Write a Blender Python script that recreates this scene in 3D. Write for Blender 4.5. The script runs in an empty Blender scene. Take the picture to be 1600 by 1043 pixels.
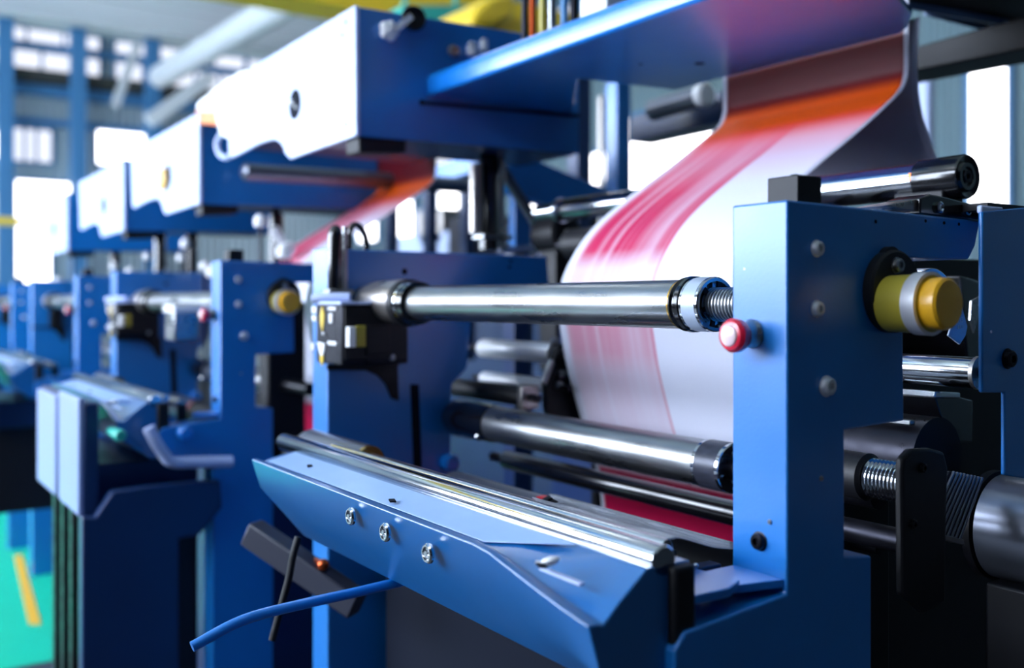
import bpy, bmesh, math, random
from mathutils import Vector, Matrix
random.seed(7)
SC = bpy.context.scene
COL = SC.collection
H = 1.5                                   # eye level above the floor; z below is measured from eye level
FPX = 1550.0; CX = 800.0; HY = 470.0
A = math.radians(34.2)
S, K = math.sin(A), math.cos(A)
PITCH = 1.97                              # distance between neighbouring print units along the line

# ---------------------------------------------------------------- surveying helpers (pixel -> point of a known plane)
def ray(px, py):
    r = (px - CX) / FPX
    return Vector((S + K * r, K - S * r, (HY - py) / FPX))
def onX(px, py, c):
    d = ray(px, py); t = c / d.x; return Vector((c, d.y * t, d.z * t))
def onY(px, py, c):
    d = ray(px, py); t = c / d.y; return Vector((d.x * t, c, d.z * t))
def onZ(px, py, c):
    d = ray(px, py); t = c / d.z; return Vector((d.x * t, d.y * t, c))

# ---------------------------------------------------------------- mesh builder
class MB:
    def __init__(s): s.v = []; s.f = []; s.uv = None
    def add(s, vs, fs):
        n = len(s.v); s.v += [Vector(v) for v in vs]; s.f += [[i + n for i in f] for f in fs]; return s
    def box(s, x0, x1, y0, y1, z0, z1):
        vs = [(x, y, z) for x in (x0, x1) for y in (y0, y1) for z in (z0, z1)]
        return s.add(vs, [(0,1,3,2),(4,6,7,5),(0,4,5,1),(2,3,7,6),(0,2,6,4),(1,5,7,3)])
    def obox(s, c, ax, ay, az):                      # oriented box: centre and three half-axes
        c = Vector(c); ax, ay, az = Vector(ax), Vector(ay), Vector(az)
        vs = [c + ax*i + ay*j + az*k for i in (-1,1) for j in (-1,1) for k in (-1,1)]
        return s.add(vs, [(0,1,3,2),(4,6,7,5),(0,4,5,1),(2,3,7,6),(0,2,6,4),(1,5,7,3)])
    def bar(s, p0, p1, w, h):                        # rectangular bar between two points
        p0, p1 = Vector(p0), Vector(p1); d = (p1 - p0); L = d.length; d.normalize()
        up = Vector((0,0,1)) if abs(d.z) < .9 else Vector((1,0,0))
        a = d.cross(up).normalized(); b = a.cross(d)
        return s.obox((p0+p1)/2, d*L/2, a*w/2, b*h/2)
    def prism(s, pts, off):                          # planar polygon swept along a vector
        off = Vector(off); n = len(pts); vs = [Vector(p) for p in pts]; vs += [p + off for p in vs]
        fs = [list(range(n)), list(range(2*n-1, n-1, -1))]
        fs += [(i, i+n, (i+1) % n + n, (i+1) % n) for i in range(n)]
        return s.add(vs, fs)
    def lathe(s, p, d, prof, n=40, cap=True):        # prof: (distance along d, radius)
        p = Vector(p); d = Vector(d).normalized()
        up = Vector((0,0,1)) if abs(d.z) < .9 else Vector((1,0,0))
        a = d.cross(up).normalized(); b = d.cross(a)
        vs = []
        for t, r in prof:
            for i in range(n):
                w = 2*math.pi*i/n; vs.append(p + d*t + (a*math.cos(w) + b*math.sin(w))*max(r, 1e-5))
        fs = []
        for j in range(len(prof)-1):
            for i in range(n):
                fs.append((j*n+i, j*n+(i+1) % n, (j+1)*n+(i+1) % n, (j+1)*n+i))
        if cap:
            fs.append(list(range(n-1, -1, -1))); m = (len(prof)-1)*n; fs.append([m+i for i in range(n)])
        return s.add(vs, fs)
    def cyl(s, p0, p1, r, n=32, r1=None):
        p0, p1 = Vector(p0), Vector(p1); d = p1 - p0
        return s.lathe(p0, d, [(0, r), (d.length, r if r1 is None else r1)], n)
    def tube(s, pts, r, n=12):
        pts = [Vector(p) for p in pts]; vs = []; N = len(pts); a = None
        for j, p in enumerate(pts):
            d = (pts[min(j+1, N-1)] - pts[max(j-1, 0)]).normalized()
            if a is None:
                up = Vector((0,0,1)) if abs(d.z) < .9 else Vector((1,0,0)); a = d.cross(up).normalized()
            a = (a - d*a.dot(d)).normalized(); b = d.cross(a)
            for i in range(n):
                w = 2*math.pi*i/n; vs.append(p + (a*math.cos(w) + b*math.sin(w))*r)
        fs = [(j*n+i, j*n+(i+1) % n, (j+1)*n+(i+1) % n, (j+1)*n+i) for j in range(N-1) for i in range(n)]
        fs += [list(range(n-1,-1,-1)), [(N-1)*n+i for i in range(n)]]
        return s.add(vs, fs)
    def sphere(s, c, r, n=20, sc=(1,1,1)):
        c = Vector(c); vs = []; m = n//2
        for j in range(m+1):
            t = math.pi*j/m
            for i in range(n):
                w = 2*math.pi*i/n
                vs.append(c + Vector((math.sin(t)*math.cos(w)*sc[0], math.sin(t)*math.sin(w)*sc[1], math.cos(t)*sc[2]))*r)
        return s.add(vs, [(j*n+i, j*n+(i+1) % n, (j+1)*n+(i+1) % n, (j+1)*n+i) for j in range(m) for i in range(n)])
    def loft(s, secs):                               # closed sections of equal length
        n = len(secs[0]); vs = [p for q in secs for p in q]
        fs = [(j*n+i, j*n+(i+1) % n, (j+1)*n+(i+1) % n, (j+1)*n+i) for j in range(len(secs)-1) for i in range(n)]
        fs += [list(range(n-1,-1,-1)), [(len(secs)-1)*n+i for i in range(n)]]
        return s.add(vs, fs)

ORIG = {}
def build(name, mb, mat, parent=None, bevel=0, smooth=True, seg=2, keep=False, uvs=None):
    if parent is None:
        xs = [v.x for v in mb.v]; ys = [v.y for v in mb.v]; zs = [v.z for v in mb.v]
        o0 = Vector(((min(xs)+max(xs))/2, (min(ys)+max(ys))/2, min(zs)))
    else:
        r = parent
        while r.parent: r = r.parent
        o0 = ORIG[r.name]
    me = bpy.data.meshes.new(name)
    me.from_pydata([v - o0 for v in mb.v], [], mb.f)
    bm = bmesh.new(); bm.from_mesh(me)
    if not keep:
        bmesh.ops.remove_doubles(bm, verts=bm.verts, dist=1e-6)
        bmesh.ops.recalc_face_normals(bm, faces=bm.faces)
    bm.to_mesh(me); bm.free()
    if uvs:
        uvl = me.uv_layers.new(name='UVMap')
        for lp in me.loops: uvl.data[lp.index].uv = uvs[lp.vertex_index]
    me.materials.append(mat)
    if smooth:
        for p in me.polygons: p.use_smooth = True
        me.set_sharp_from_angle(angle=math.radians(32))
    o = bpy.data.objects.new(name, me); COL.objects.link(o)
    if parent is None:
        o.location = o0 + Vector((0,0,H)); ORIG[o.name] = o0
    else:
        o.parent = parent
    if bevel:
        m = o.modifiers.new('bevel', 'BEVEL'); m.width = bevel; m.segments = seg; m.limit_method = 'ANGLE'; m.angle_limit = math.radians(35)
    return o
def tag(o, label=None, cat=None, group=None, kind=None):
    if label: o['label'] = label
    if cat: o['category'] = cat
    if group: o['group'] = group
    if kind: o['kind'] = kind
    return o
def thing(name, label, cat, loc, group=None):
    o = bpy.data.objects.new(name, None); COL.objects.link(o); o.empty_display_size = .05
    loc = Vector(loc); o.location = loc + Vector((0,0,H)); ORIG[o.name] = loc
    return tag(o, label, cat, group)
def copy_tree(o, off=None, label=None, parent=None, skip=()):
    c = o.copy(); COL.objects.link(c)
    if parent is not None: c.parent = parent
    if off is not None: c.location = o.location + Vector(off); ORIG[c.name] = ORIG[o.name] + Vector(off)
    if label: c['label'] = label
    for ch in list(o.children):
        if ch.name.split('.')[0] in skip: continue
        copy_tree(ch, parent=c)
    return c

# ---------------------------------------------------------------- materials
def lin(c):
    return tuple(((x/255)/12.92 if x <= 10 else (((x/255)+.055)/1.055)**2.4) for x in c) + (1,)
def mat(name, rgb, rough=.5, metal=0., coat=0., noise=0., nscale=20., bump=0., bscale=60., spec=.5, alpha=1., trans=0., stretch=None, rvar=0., emit=None, strength=0.):
    m = bpy.data.materials.new(name); m.use_nodes = True; nt = m.node_tree; b = nt.nodes['Principled BSDF']
    base = lin(rgb); b.inputs['Base Color'].default_value = base
    b.inputs['Roughness'].default_value = rough; b.inputs['Metallic'].default_value = metal
    b.inputs['Coat Weight'].default_value = coat; b.inputs['Coat Roughness'].default_value = .22
    b.inputs['Specular IOR Level'].default_value = spec
    b.inputs['Alpha'].default_value = alpha; b.inputs['Transmission Weight'].default_value = trans
    if emit: b.inputs['Emission Color'].default_value = lin(emit); b.inputs['Emission Strength'].default_value = strength
    if noise or bump or rvar:
        tc = nt.nodes.new('ShaderNodeTexCoord'); mp = nt.nodes.new('ShaderNodeMapping'); nt.links.new(tc.outputs['Object'], mp.inputs[0])
        if stretch: mp.inputs['Scale'].default_value = stretch
        n = nt.nodes.new('ShaderNodeTexNoise'); n.inputs['Scale'].default_value = nscale; n.inputs['Detail'].default_value = 5
        nt.links.new(mp.outputs[0], n.inputs['Vector'])
        if noise:
            r = nt.nodes.new('ShaderNodeMixRGB'); r.inputs[1].default_value = tuple(x*(1-noise) for x in base[:3])+(1,)
            r.inputs[2].default_value = tuple(min(1, x*(1+noise)) for x in base[:3])+(1,)
            nt.links.new(n.outputs['Fac'], r.inputs[0]); nt.links.new(r.outputs[0], b.inputs['Base Color'])
        if rvar:
            mr = nt.nodes.new('ShaderNodeMapRange'); mr.inputs[1].default_value = .3; mr.inputs[2].default_value = .7
            mr.inputs[3].default_value = max(.02, rough-rvar); mr.inputs[4].default_value = rough+rvar
            nt.links.new(n.outputs['Fac'], mr.inputs[0]); nt.links.new(mr.outputs[0], b.inputs['Roughness'])
        if bump:
            n2 = nt.nodes.new('ShaderNodeTexNoise'); n2.inputs['Scale'].default_value = bscale; n2.inputs['Detail'].default_value = 3
            nt.links.new(mp.outputs[0], n2.inputs['Vector'])
            bp = nt.nodes.new('ShaderNodeBump'); bp.inputs['Strength'].default_value = bump; bp.inputs['Distance'].default_value = .002
            nt.links.new(n2.outputs['Fac'], bp.inputs['Height']); nt.links.new(bp.outputs[0], b.inputs['Normal'])
    return m
def glow(name, rgb, strength):
    m = bpy.data.materials.new(name); m.use_nodes = True; nt = m.node_tree
    nt.nodes.remove(nt.nodes['Principled BSDF'])
    e = nt.nodes.new('ShaderNodeEmission'); e.inputs[0].default_value = lin(rgb); e.inputs[1].default_value = strength
    nt.links.new(e.outputs[0], nt.nodes['Material Output'].inputs[0]); return m
M = {}
M['blue'] = mat('blue_enamel', (0, 112, 192), rough=.40, spec=.6, coat=.8, noise=.10, nscale=9, bump=.12, bscale=260, rvar=.06)
M['blue_plain'] = mat('blue_enamel_smooth', (2, 120, 212), rough=.34, spec=.6, coat=.9, noise=.06, nscale=5, rvar=.05)
M['tray'] = mat('deep_blue_enamel', (2, 92, 158), rough=.34, spec=.7, coat=1.0, noise=.06, nscale=5, rvar=.05)
M['satin'] = mat('satin_silver', (222, 222, 226), rough=.42, metal=.55, noise=.06, nscale=20)
M['navy'] = mat('navy_enamel', (3, 40, 88), rough=.45, coat=.3, noise=.12, nscale=6)
M['door'] = mat('grey_lavender_enamel', (140, 156, 198), rough=.45, noise=.05, nscale=6)
M['strippale'] = mat('pale_blue_strip', (150, 184, 232), rough=.34, coat=.6, noise=.08, nscale=30)
M['slate'] = mat('slate_paint', (40, 43, 58), rough=.5)
M['pale'] = mat('pale_enamel', (188, 202, 240), rough=.35, coat=.3, noise=.04, nscale=7, rvar=.05)
M['steel'] = mat('brushed_steel', (158, 160, 162), rough=.30, metal=1, noise=.18, nscale=26, stretch=(1,.25,1), rvar=.07)
M['chrome'] = mat('polished_steel', (205, 208, 212), rough=.13, metal=1, noise=.05, nscale=12, rvar=.03)
M['worn'] = mat('worn_steel', (170, 164, 160), rough=.34, metal=.9, noise=.2, nscale=40, stretch=(1,.3,1), rvar=.1, bump=.1)
M['coated'] = mat('grey_coated_steel', (118, 122, 134), rough=.3, metal=.75, noise=.05, nscale=18, rvar=.02)
M['black'] = mat('black_rubber', (12, 12, 18), rough=.5, spec=.35, noise=.3, nscale=20, bump=.1)
M['gloss_black'] = mat('gloss_black_plastic', (8, 8, 12), rough=.14, coat=.6)
M['dark_metal'] = mat('dark_machined_metal', (30, 30, 38), rough=.36, metal=.8, noise=.3, nscale=30, rvar=.1)
M['white'] = mat('white_paint', (238, 238, 240), rough=.4)
M['lens'] = mat('pinkish_white_lens', (226, 200, 204), rough=.2, coat=.5)
M['yellow'] = mat('yellow_plastic', (226, 190, 30), rough=.42, noise=.08, nscale=12)
M['olive'] = mat('olive_yellow_plastic', (176, 160, 52), rough=.4, noise=.1, nscale=14, coat=.2)
M['gold'] = mat('amber_yellow_plastic', (226, 166, 22), rough=.35, coat=.3)
M['crane_yellow'] = mat('crane_yellow_paint', (226, 190, 40), rough=.5, noise=.06)
M['red'] = mat('red_plastic', (200, 14, 52), rough=.25, coat=.5)
M['orange'] = mat('orange_paint', (235, 130, 50), rough=.4)
M['redprint'] = mat('red_print_band', (205, 40, 50), rough=.3, coat=.3, noise=.4, nscale=60)
M['brass'] = mat('brass_ring', (200, 160, 90), rough=.25, metal=1)
M['copper'] = mat('copper_clip', (200, 90, 50), rough=.3, metal=1)
M['teal'] = mat('teal_machine_paint', (40, 165, 150), rough=.5)
M['floor'] = mat('dark_concrete', (52, 58, 66), rough=.6, noise=.2, nscale=2.5)
M['walk'] = mat('green_floor_paint', (20, 190, 150), rough=.4, noise=.12, nscale=2.5)
M['lane'] = mat('yellow_floor_tape', (225, 175, 40), rough=.5, noise=.1)
M['roof'] = mat('grey_roof_sheet', (215, 228, 226), rough=.7, noise=.12, nscale=1.2)
M['girder'] = mat('grey_painted_girder', (196, 200, 206), rough=.5)
M['darkbeam'] = mat('dark_olive_girder', (52, 54, 52), rough=.6, noise=.2, nscale=2)
M['bluesteel'] = mat('blue_painted_girder', (62, 120, 170), rough=.5, noise=.1, nscale=2)
M['film'] = mat('milky_clear_film', (178, 186, 198), rough=.22, alpha=.72, coat=.5, noise=.12, nscale=14, bump=.5, bscale=22)
M['label'] = mat('grey_label_print', (176, 188, 205), rough=.35, metal=.3, noise=.1, nscale=50)
M['dark_label'] = mat('dark_printed_band', (52, 54, 66), rough=.35, metal=.3, noise=.7, nscale=160, stretch=(1, .3, 1))
M['ink'] = mat('dark_shade', (14, 20, 34), rough=.85, spec=.15)  # near-black for the shade painted in under the tray

def corrugated(name, rgb, axis, pitch):
    m = mat(name, rgb, rough=.55, noise=.1, nscale=1.0); nt = m.node_tree; b = nt.nodes['Principled BSDF']
    tc = nt.nodes.new('ShaderNodeTexCoord'); w = nt.nodes.new('ShaderNodeTexWave'); w.bands_direction = axis
    w.inputs['Scale'].default_value = pitch; w.wave_profile = 'SIN'
    nt.links.new(tc.outputs['Object'], w.inputs['Vector'])
    bp = nt.nodes.new('ShaderNodeBump'); bp.inputs['Strength'].default_value = .8; bp.inputs['Distance'].default_value = .05
    nt.links.new(w.outputs['Fac'], bp.inputs['Height']); nt.links.new(bp.outputs[0], b.inputs['Normal']); return m
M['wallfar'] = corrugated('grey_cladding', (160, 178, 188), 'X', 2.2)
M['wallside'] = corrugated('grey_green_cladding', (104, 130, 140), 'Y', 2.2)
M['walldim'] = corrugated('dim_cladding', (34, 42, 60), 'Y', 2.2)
M['win_main'] = glow('daylit_window', (220, 234, 255), 20)
M['added_sky'] = glow('added_roof_glow', (225, 238, 255), 12)
M['win_far'] = glow('hazy_daylit_window', (232, 238, 255), 1.1)
M['win_bright'] = glow('bright_daylit_window', (250, 250, 255), 5)
M['added_lampglow'] = glow('added_tube_glow', (245, 248, 255), 16)

def web_material():
    m = bpy.data.materials.new('printed_paper'); m.use_nodes = True; nt = m.node_tree; b = nt.nodes['Principled BSDF']
    L = nt.links.new; N = nt.nodes.new
    uv = N('ShaderNodeUVMap'); sp = N('ShaderNodeSeparateXYZ'); L(uv.outputs[0], sp.inputs[0])
    def ramp(sock, stops, interp='LINEAR'):
        r = N('ShaderNodeValToRGB'); r.color_ramp.interpolation = interp
        e = r.color_ramp.elements
        while len(e) < len(stops): e.new(.5)
        for i, (p, c) in enumerate(stops):
            e[i].position = p; e[i].color = c if len(c) == 4 else lin(c)
        L(sock, r.inputs[0]); return r.outputs[0]
    def g(v): return (v, v, v, 1)
    # v: 0 at the top of the strand, 1 at its bottom end; u: 0 at the near edge, 1 at the far edge
    v, u = sp.outputs[1], sp.outputs[0]
    # streaks run along the web
    cmb = N('ShaderNodeCombineXYZ'); mu = N('ShaderNodeMath'); mu.operation = 'MULTIPLY'; mu.inputs[1].default_value = 26; L(u, mu.inputs[0])
    mv = N('ShaderNodeMath'); mv.operation = 'MULTIPLY'; mv.inputs[1].default_value = 1.2; L(v, mv.inputs[0])
    L(mu.outputs[0], cmb.inputs[0]); L(mv.outputs[0], cmb.inputs[1])
    n = N('ShaderNodeTexNoise'); n.inputs['Scale'].default_value = 1; n.inputs['Detail'].default_value = 5; L(cmb.outputs[0], n.inputs['Vector'])
    st = ramp(n.outputs['Fac'], [(.34, g(.6)), (.46, g(.92)), (.58, g(1.0))])
    band = ramp(u, [(0, g(0)), (.415, g(0)), (.425, g(1)), (.50, g(.75)), (.56, g(.8)), (.64, g(1)), (.93, g(1)), (.965, g(0))])
    fall = ramp(v, [(0, g(.5)), (.24, g(.6)), (.33, g(.75)), (.42, g(1)), (.545, g(1)), (.575, g(.3)), (.605, g(.32)), (.635, g(.7)), (.69, g(.62)), (.72, g(.32)), (.82, g(.16)), (1, g(0))])  # pale gap past the shoulder paints the web's highlight into the print
    def mul(a, c):
        q = N('ShaderNodeMath'); q.operation = 'MULTIPLY'; L(a, q.inputs[0]); L(c, q.inputs[1]); return q.outputs[0]
    fac = mul(mul(band, fall), st)
    pink = ramp(v, [(0, (226, 30, 50)), (.3, (216, 56, 96)), (.5, (196, 34, 84)), (1, (196, 44, 92))])
    paper = N('ShaderNodeRGB'); paper.outputs[0].default_value = lin((222, 223, 238))
    def mix(f, a, c):
        q = N('ShaderNodeMixRGB'); L(f, q.inputs[0]); L(a, q.inputs[1]); L(c, q.inputs[2]); return q.outputs[0]
    c1 = mix(fac, paper.outputs[0], pink)
    # thin red register line and faint second edge lower down
    ln = ramp(u, [(0, g(0)), (.413, g(0)), (.419, g(1)), (.428, g(0)), (1, g(0))])
    lnf = ramp(v, [(0, g(0)), (.3, g(.5)), (.5, g(.8)), (.78, g(.8)), (1, g(.6))])
    red = N('ShaderNodeRGB'); red.outputs[0].default_value = lin((200, 30, 80))
    c2 = mix(mul(ln, lnf), c1, red.outputs[0])
    # head print: deep red holds painted shade, then orange, fading to pale pink
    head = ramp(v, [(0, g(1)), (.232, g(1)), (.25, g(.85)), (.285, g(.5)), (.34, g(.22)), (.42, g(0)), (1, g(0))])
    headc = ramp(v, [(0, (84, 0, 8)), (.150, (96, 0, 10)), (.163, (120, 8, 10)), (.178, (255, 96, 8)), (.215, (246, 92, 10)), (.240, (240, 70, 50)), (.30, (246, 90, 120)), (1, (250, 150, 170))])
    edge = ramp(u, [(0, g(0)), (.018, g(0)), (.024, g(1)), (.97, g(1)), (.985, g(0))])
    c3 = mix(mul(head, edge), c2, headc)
    tail = ramp(v, [(0, g(0)), (.865, g(0)), (.875, g(1)), (1, g(1))])  # shade on the pink print at the lower end, painted in as crimson
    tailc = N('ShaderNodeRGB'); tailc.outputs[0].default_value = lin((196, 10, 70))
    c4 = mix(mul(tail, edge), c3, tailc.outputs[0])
    L(c4, b.inputs['Base Color']); b.inputs['Roughness'].default_value = .45; b.inputs['Specular IOR Level'].default_value = .3; b.inputs['Coat Weight'].default_value = .08
    b.inputs['Coat Roughness'].default_value = .3
    return m
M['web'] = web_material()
M['web_back'] = mat('paper_reverse', (214, 210, 234), rough=.5, noise=.06, nscale=4)

# ================================================================ THE HALL
XL, XR, YB, YF, ZF, ZC = -5.0, 9.0, -4.5, 20.0, -H, 5.0
tag(build('floor', MB().box(XL, XR, YB, YF, ZF-.1, ZF), M['floor'], smooth=False), kind='structure')
tag(build('ceiling', MB().box(XL, XR, YB, YF, ZC, ZC+.1), M['roof'], smooth=False), kind='structure')
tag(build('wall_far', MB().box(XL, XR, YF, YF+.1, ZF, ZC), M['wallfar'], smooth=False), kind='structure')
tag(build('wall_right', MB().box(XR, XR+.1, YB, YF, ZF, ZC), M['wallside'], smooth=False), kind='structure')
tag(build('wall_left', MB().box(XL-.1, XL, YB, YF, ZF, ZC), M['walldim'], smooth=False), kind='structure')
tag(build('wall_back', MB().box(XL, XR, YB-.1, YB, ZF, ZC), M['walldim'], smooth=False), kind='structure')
WN = [0]
def window(p0, p1, m, frame=.05, bars=()):
    """axis aligned glazed opening; p0/p1 opposite corners of a thin box"""
    WN[0] += 1
    x0, y0, z0 = p0; x1, y1, z1 = p1
    pane = build('window_%d' % WN[0], MB().box(x0, x1, y0, y1, z0, z1), m, smooth=False); tag(pane, kind='structure')  # also names the added roof openings
    f = MB(); e = .03
    if abs(x1-x0) < abs(y1-y0):
        f.box(x0-e, x1+e, y0-frame, y0, z0-frame, z1+frame).box(x0-e, x1+e, y1, y1+frame, z0-frame, z1+frame)
        f.box(x0-e, x1+e, y0, y1, z0-frame, z0).box(x0-e, x1+e, y0, y1, z1, z1+frame)
        for t in bars: f.box(x0-e, x1+e, y0+(y1-y0)*t-.025, y0+(y1-y0)*t+.025, z0, z1)
    else:
        f.box(x0-frame, x0, y0-e, y1+e, z0-frame, z1+frame).box(x1, x1+frame, y0-e, y1+e, z0-frame, z1+frame)
        f.box(x0, x1, y0-e, y1+e, z0-frame, z0).box(x0, x1, y0-e, y1+e, z1, z1+frame)
        for t in bars: f.box(x0+(x1-x0)*t-.025, x0+(x1-x0)*t+.025, y0-e, y1+e, z0, z1)
    build('window_frame', f, M['bluesteel'], pane, smooth=False)
# left wall: the big daylight windows that light the presses
for y0, zlo in ((.1, 2.1), (2.5, .35), (5.2, .25), (8.0, .25), (11.2, .3), (14.4, .3)):
    window((XL+.01, y0, zlo), (XL+.03, y0+2.3, 3.3), M['win_main'], bars=(.33, .66))
for x0, x1, ys in ((-2.8, -.5, (3.6, 7.0, 10.4)), (.7, 2.3, (6.7, 10.1, 13.5))):  # glowing roof openings added out of view for highlights on tray and metal
    for y0 in ys: window((x0, y0, ZC-.03), (x1, y0+2.4, ZC-.01), M['added_sky'])
# far wall: two clerestory strips and paler panes below
for x0 in (-1.2, 1.6, 4.4, 7.0):
    w_ = 2.5 if x0 < 7 else 1.8
    window((x0, YF-.03, 4.24), (x0+w_, YF-.01, 4.57), M['win_far'], bars=(.2, .4, .6, .8))
    window((x0, YF-.03, 4.75), (x0+w_, YF-.01, 4.97), M['win_far'], bars=(.25, .5, .75))
def far_win(x0, y0, x1, y1, m, bars=()):
    a = onY(x0, y1, YF-.03); b = onY(x1, y0, YF-.03)
    window((a.x, YF-.03, a.z), (b.x, YF-.01, b.z), m, bars=bars)
far_win(152, 213, 246, 255, M['win_bright'])
far_win(25, 288, 128, 345, M['win_bright'])
far_win(26, 352, 78, 452, M['win_bright'])
far_win(-60, 205, 6, 245, M['win_bright'])
far_win(20, 205, 80, 250, M['win_far'], bars=(.3, .6))
far_win(-40, 300, 18, 440, M['win_far'])
def right_win(x0, y0, x1, y1, m, bars=()):
    a = onX(x0, y0, XR-.03); b = onX(x1, y1, XR-.03)
    window((XR-.03, b.y, b.z), (XR-.01, a.y, a.z), m, bars=bars)
right_win(1516, 112, 1575, 330, M['win_bright'], bars=())
right_win(985, 185, 1120, 330, M['win_bright'])
right_win(902, 246, 936, 300, M['win_bright'])
right_win(940, 242, 960, 278, M['win_bright'])
right_win(828, 290, 872, 322, M['win_bright'])
right_win(686, 302, 718, 370, M['win_bright'])
right_win(608, 312, 646, 392, M['win_bright'])
right_win(650, 330, 682, 396, M['win_far'])
right_win(560, 335, 590, 375, M['win_bright'])
right_win(640, 245, 740, 275, M['win_far'])
right_win(860, 20, 905, 60, M['win_far'])
# girders on the far wall and under the roof
GG = 'girders along the far wall'
def girder(z0, z1, m, label, dy=.18):
    tag(build('wall_girder', MB().box(XL+.02, XR-.02, YF-dy, YF-.035, z0, z1), m, smooth=False), label, 'girder', GG)
girder(4.59, 4.72, M['bluesteel'], 'thin blue girder between the two clerestory window strips')
girder(3.98, 4.21, M['darkbeam'], 'dark olive girder directly under the clerestory windows', .3)
girder(3.74, 3.95, M['bluesteel'], 'blue girder just below the dark olive girder')
girder(3.22, 3.34, M['bluesteel'], 'lowest blue girder on the grey cladding of the far wall')
for i, px in enumerate((8, 122, 238)):
    a = onY(px, 400, YF-.5)
    tag(build('steel_column', MB().box(a.x-.13, a.x+.13, YF-.62, YF-.4, ZF, ZC-.02), M['bluesteel'], bevel=.01), ('blue steel column against the far wall at the left picture edge', 'blue steel column against the far wall in front of the clerestory, second from left', 'blue steel column against the far wall left of the overhead machine boxes')[i], 'column', 'columns at the far wall')
for i, y in enumerate((3.0, 6.4, 9.8, 13.2, 16.6)):
    mb = MB().box(XL+.02, XR-.02, y-.12, y+.12, ZC-.26, ZC-.005).box(XL+.02, XR-.02, y-.03, y+.03, ZC-.6, ZC-.26).box(XL+.02, XR-.02, y-.14, y+.14, ZC-.66, ZC-.6)
    tag(build('roof_beam', mb, M['girder'], smooth=False), ('pale roof beam nearest overhead', 'pale roof beam, second from the camera', 'pale roof beam over the middle of the hall', 'pale roof beam, second from the far wall', 'pale roof beam nearest the far wall')[i], 'beam', 'roof beams across the hall')
a = onY(250, 120, 17.); b = onY(560, -60, 9.5)
tag(build('roof_duct', MB().cyl(a, b, .19, 20), M['girder']), 'pale round roof duct running diagonally above the first machine box', 'duct')
a = onY(232, 190, 15.); b = onY(330, 120, 15.)
tag(build('roof_brace', MB().bar(a, b, .12, .2), M['girder'], bevel=.01), 'short pale diagonal brace behind the white box brackets', 'brace')
a = onY(180, 165, 18.); b = onY(215, 70, 18.)
tag(build('wall_strut', MB().bar(a, b, .1, .14), M['girder'], bevel=.01), 'slim pale strut in front of the clerestory windows', 'strut')
# crane girder (yellow band at the top edge)
a = onY(296, -14, 9.0); b = onY(664, -14, 9.0)
mb = MB().box(XL+.01, XR-.01, 8.7, 9.0, a.z, a.z+.4).box(XL+.01, XR-.01, 8.6, 9.1, a.z-.02, a.z+.03)
tag(build('crane_girder', mb, M['crane_yellow'], bevel=.01), 'yellow overhead crane girder crossing the top of the picture', 'crane girder')
a = onY(734, 52, 5.2); b = onY(872, 4, 5.2)
hst = thing('crane_hoist', 'pale yellow crane hoist housing above the blue shelf', 'hoist', (a.x, 5.2, a.z))
build('housing', MB().prism([onY(734, 40, 5.2), onY(745, 12, 5.2), onY(770, -8, 5.2), onY(806, -12, 5.2), onY(806, 28, 5.2), onY(775, 42, 5.2)], (0, .7, 0)), M['crane_yellow'], hst, bevel=.04)
build('rail', MB().prism([onY(745, 50, 5.3), onY(806, 24, 5.3), onY(880, 44, 5.3), onY(880, 62, 5.3), onY(800, 58, 5.3)], (0, .4, 0)), M['crane_yellow'], hst, bevel=.02)
tag(build('teal_cabinet', MB().prism([onY(628, 50, 7.5), onY(628, 8, 7.5), onY(735, 8, 7.5), onY(735, 50, 7.5)], (0, .5, 0)).box(onY(640, 8, 7.5).x, onY(640, 8, 7.5).x+.04, 7.6, 7.64, onY(640, 8, 7.5).z-.02, ZC).box(onY(720, 8, 7.5).x, onY(720, 8, 7.5).x+.04, 7.6, 7.64, onY(720, 8, 7.5).z-.02, ZC), M['teal'], bevel=.01), 'teal green duct box below the yellow crane girder', 'duct box')
# yellow rail at far left
a = onY(0, 343, 17); b = onY(52, 353, 17)
tag(build('guard_rail', MB().box(a.x-1, b.x, 16.95, 17.02, b.z, a.z+.04), M['crane_yellow'], bevel=.01), 'yellow horizontal rail at the far left in front of the wall', 'rail')
# floor lane tape
tag(build('floor_walkway', MB().box(-1.4, 1.7, 4.5, 19.5, ZF+.001, ZF+.003), M['walk'], smooth=False), 'green painted walkway along the machine line, lower left', 'walkway')
p = [onZ(22, 868, ZF+.004), onZ(34, 866, ZF+.004), onZ(64, 975, ZF+.004), onZ(45, 975, ZF+.004)]
tag(build('floor_tape', MB().prism(p, (0, 0, .003)), M['lane'], smooth=False), 'yellow tape stripe on the green floor', 'floor tape')
# ceiling lamps added as extra light sources
for i, (x, y) in enumerate(((-2.6, 1.2), (-2.6, 5.0), (-2.6, 9.0), (2.2, 12.0), (2.2, 6.5), (5.5, 9.5), (5.5, 3.5))):
    t = thing('added_ceiling_lamp', 'added long tube lamp hanging from the hall roof', 'lamp', (x, y, 3.9), 'added tube lamps under the roof')
    build('housing', MB().box(x-.12, x+.12, y-.9, y+.9, 3.9, 4.0).cyl((x, y-.6, 4), (x, y-.6, ZC+.02), .01, 8).cyl((x, y+.6, 4), (x, y+.6, ZC+.02), .01, 8), M['white'], t)
    build('tube', MB().cyl((x, y-.85, 3.86), (x, y+.85, 3.86), .05, 12), M['added_lampglow'], t)

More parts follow.
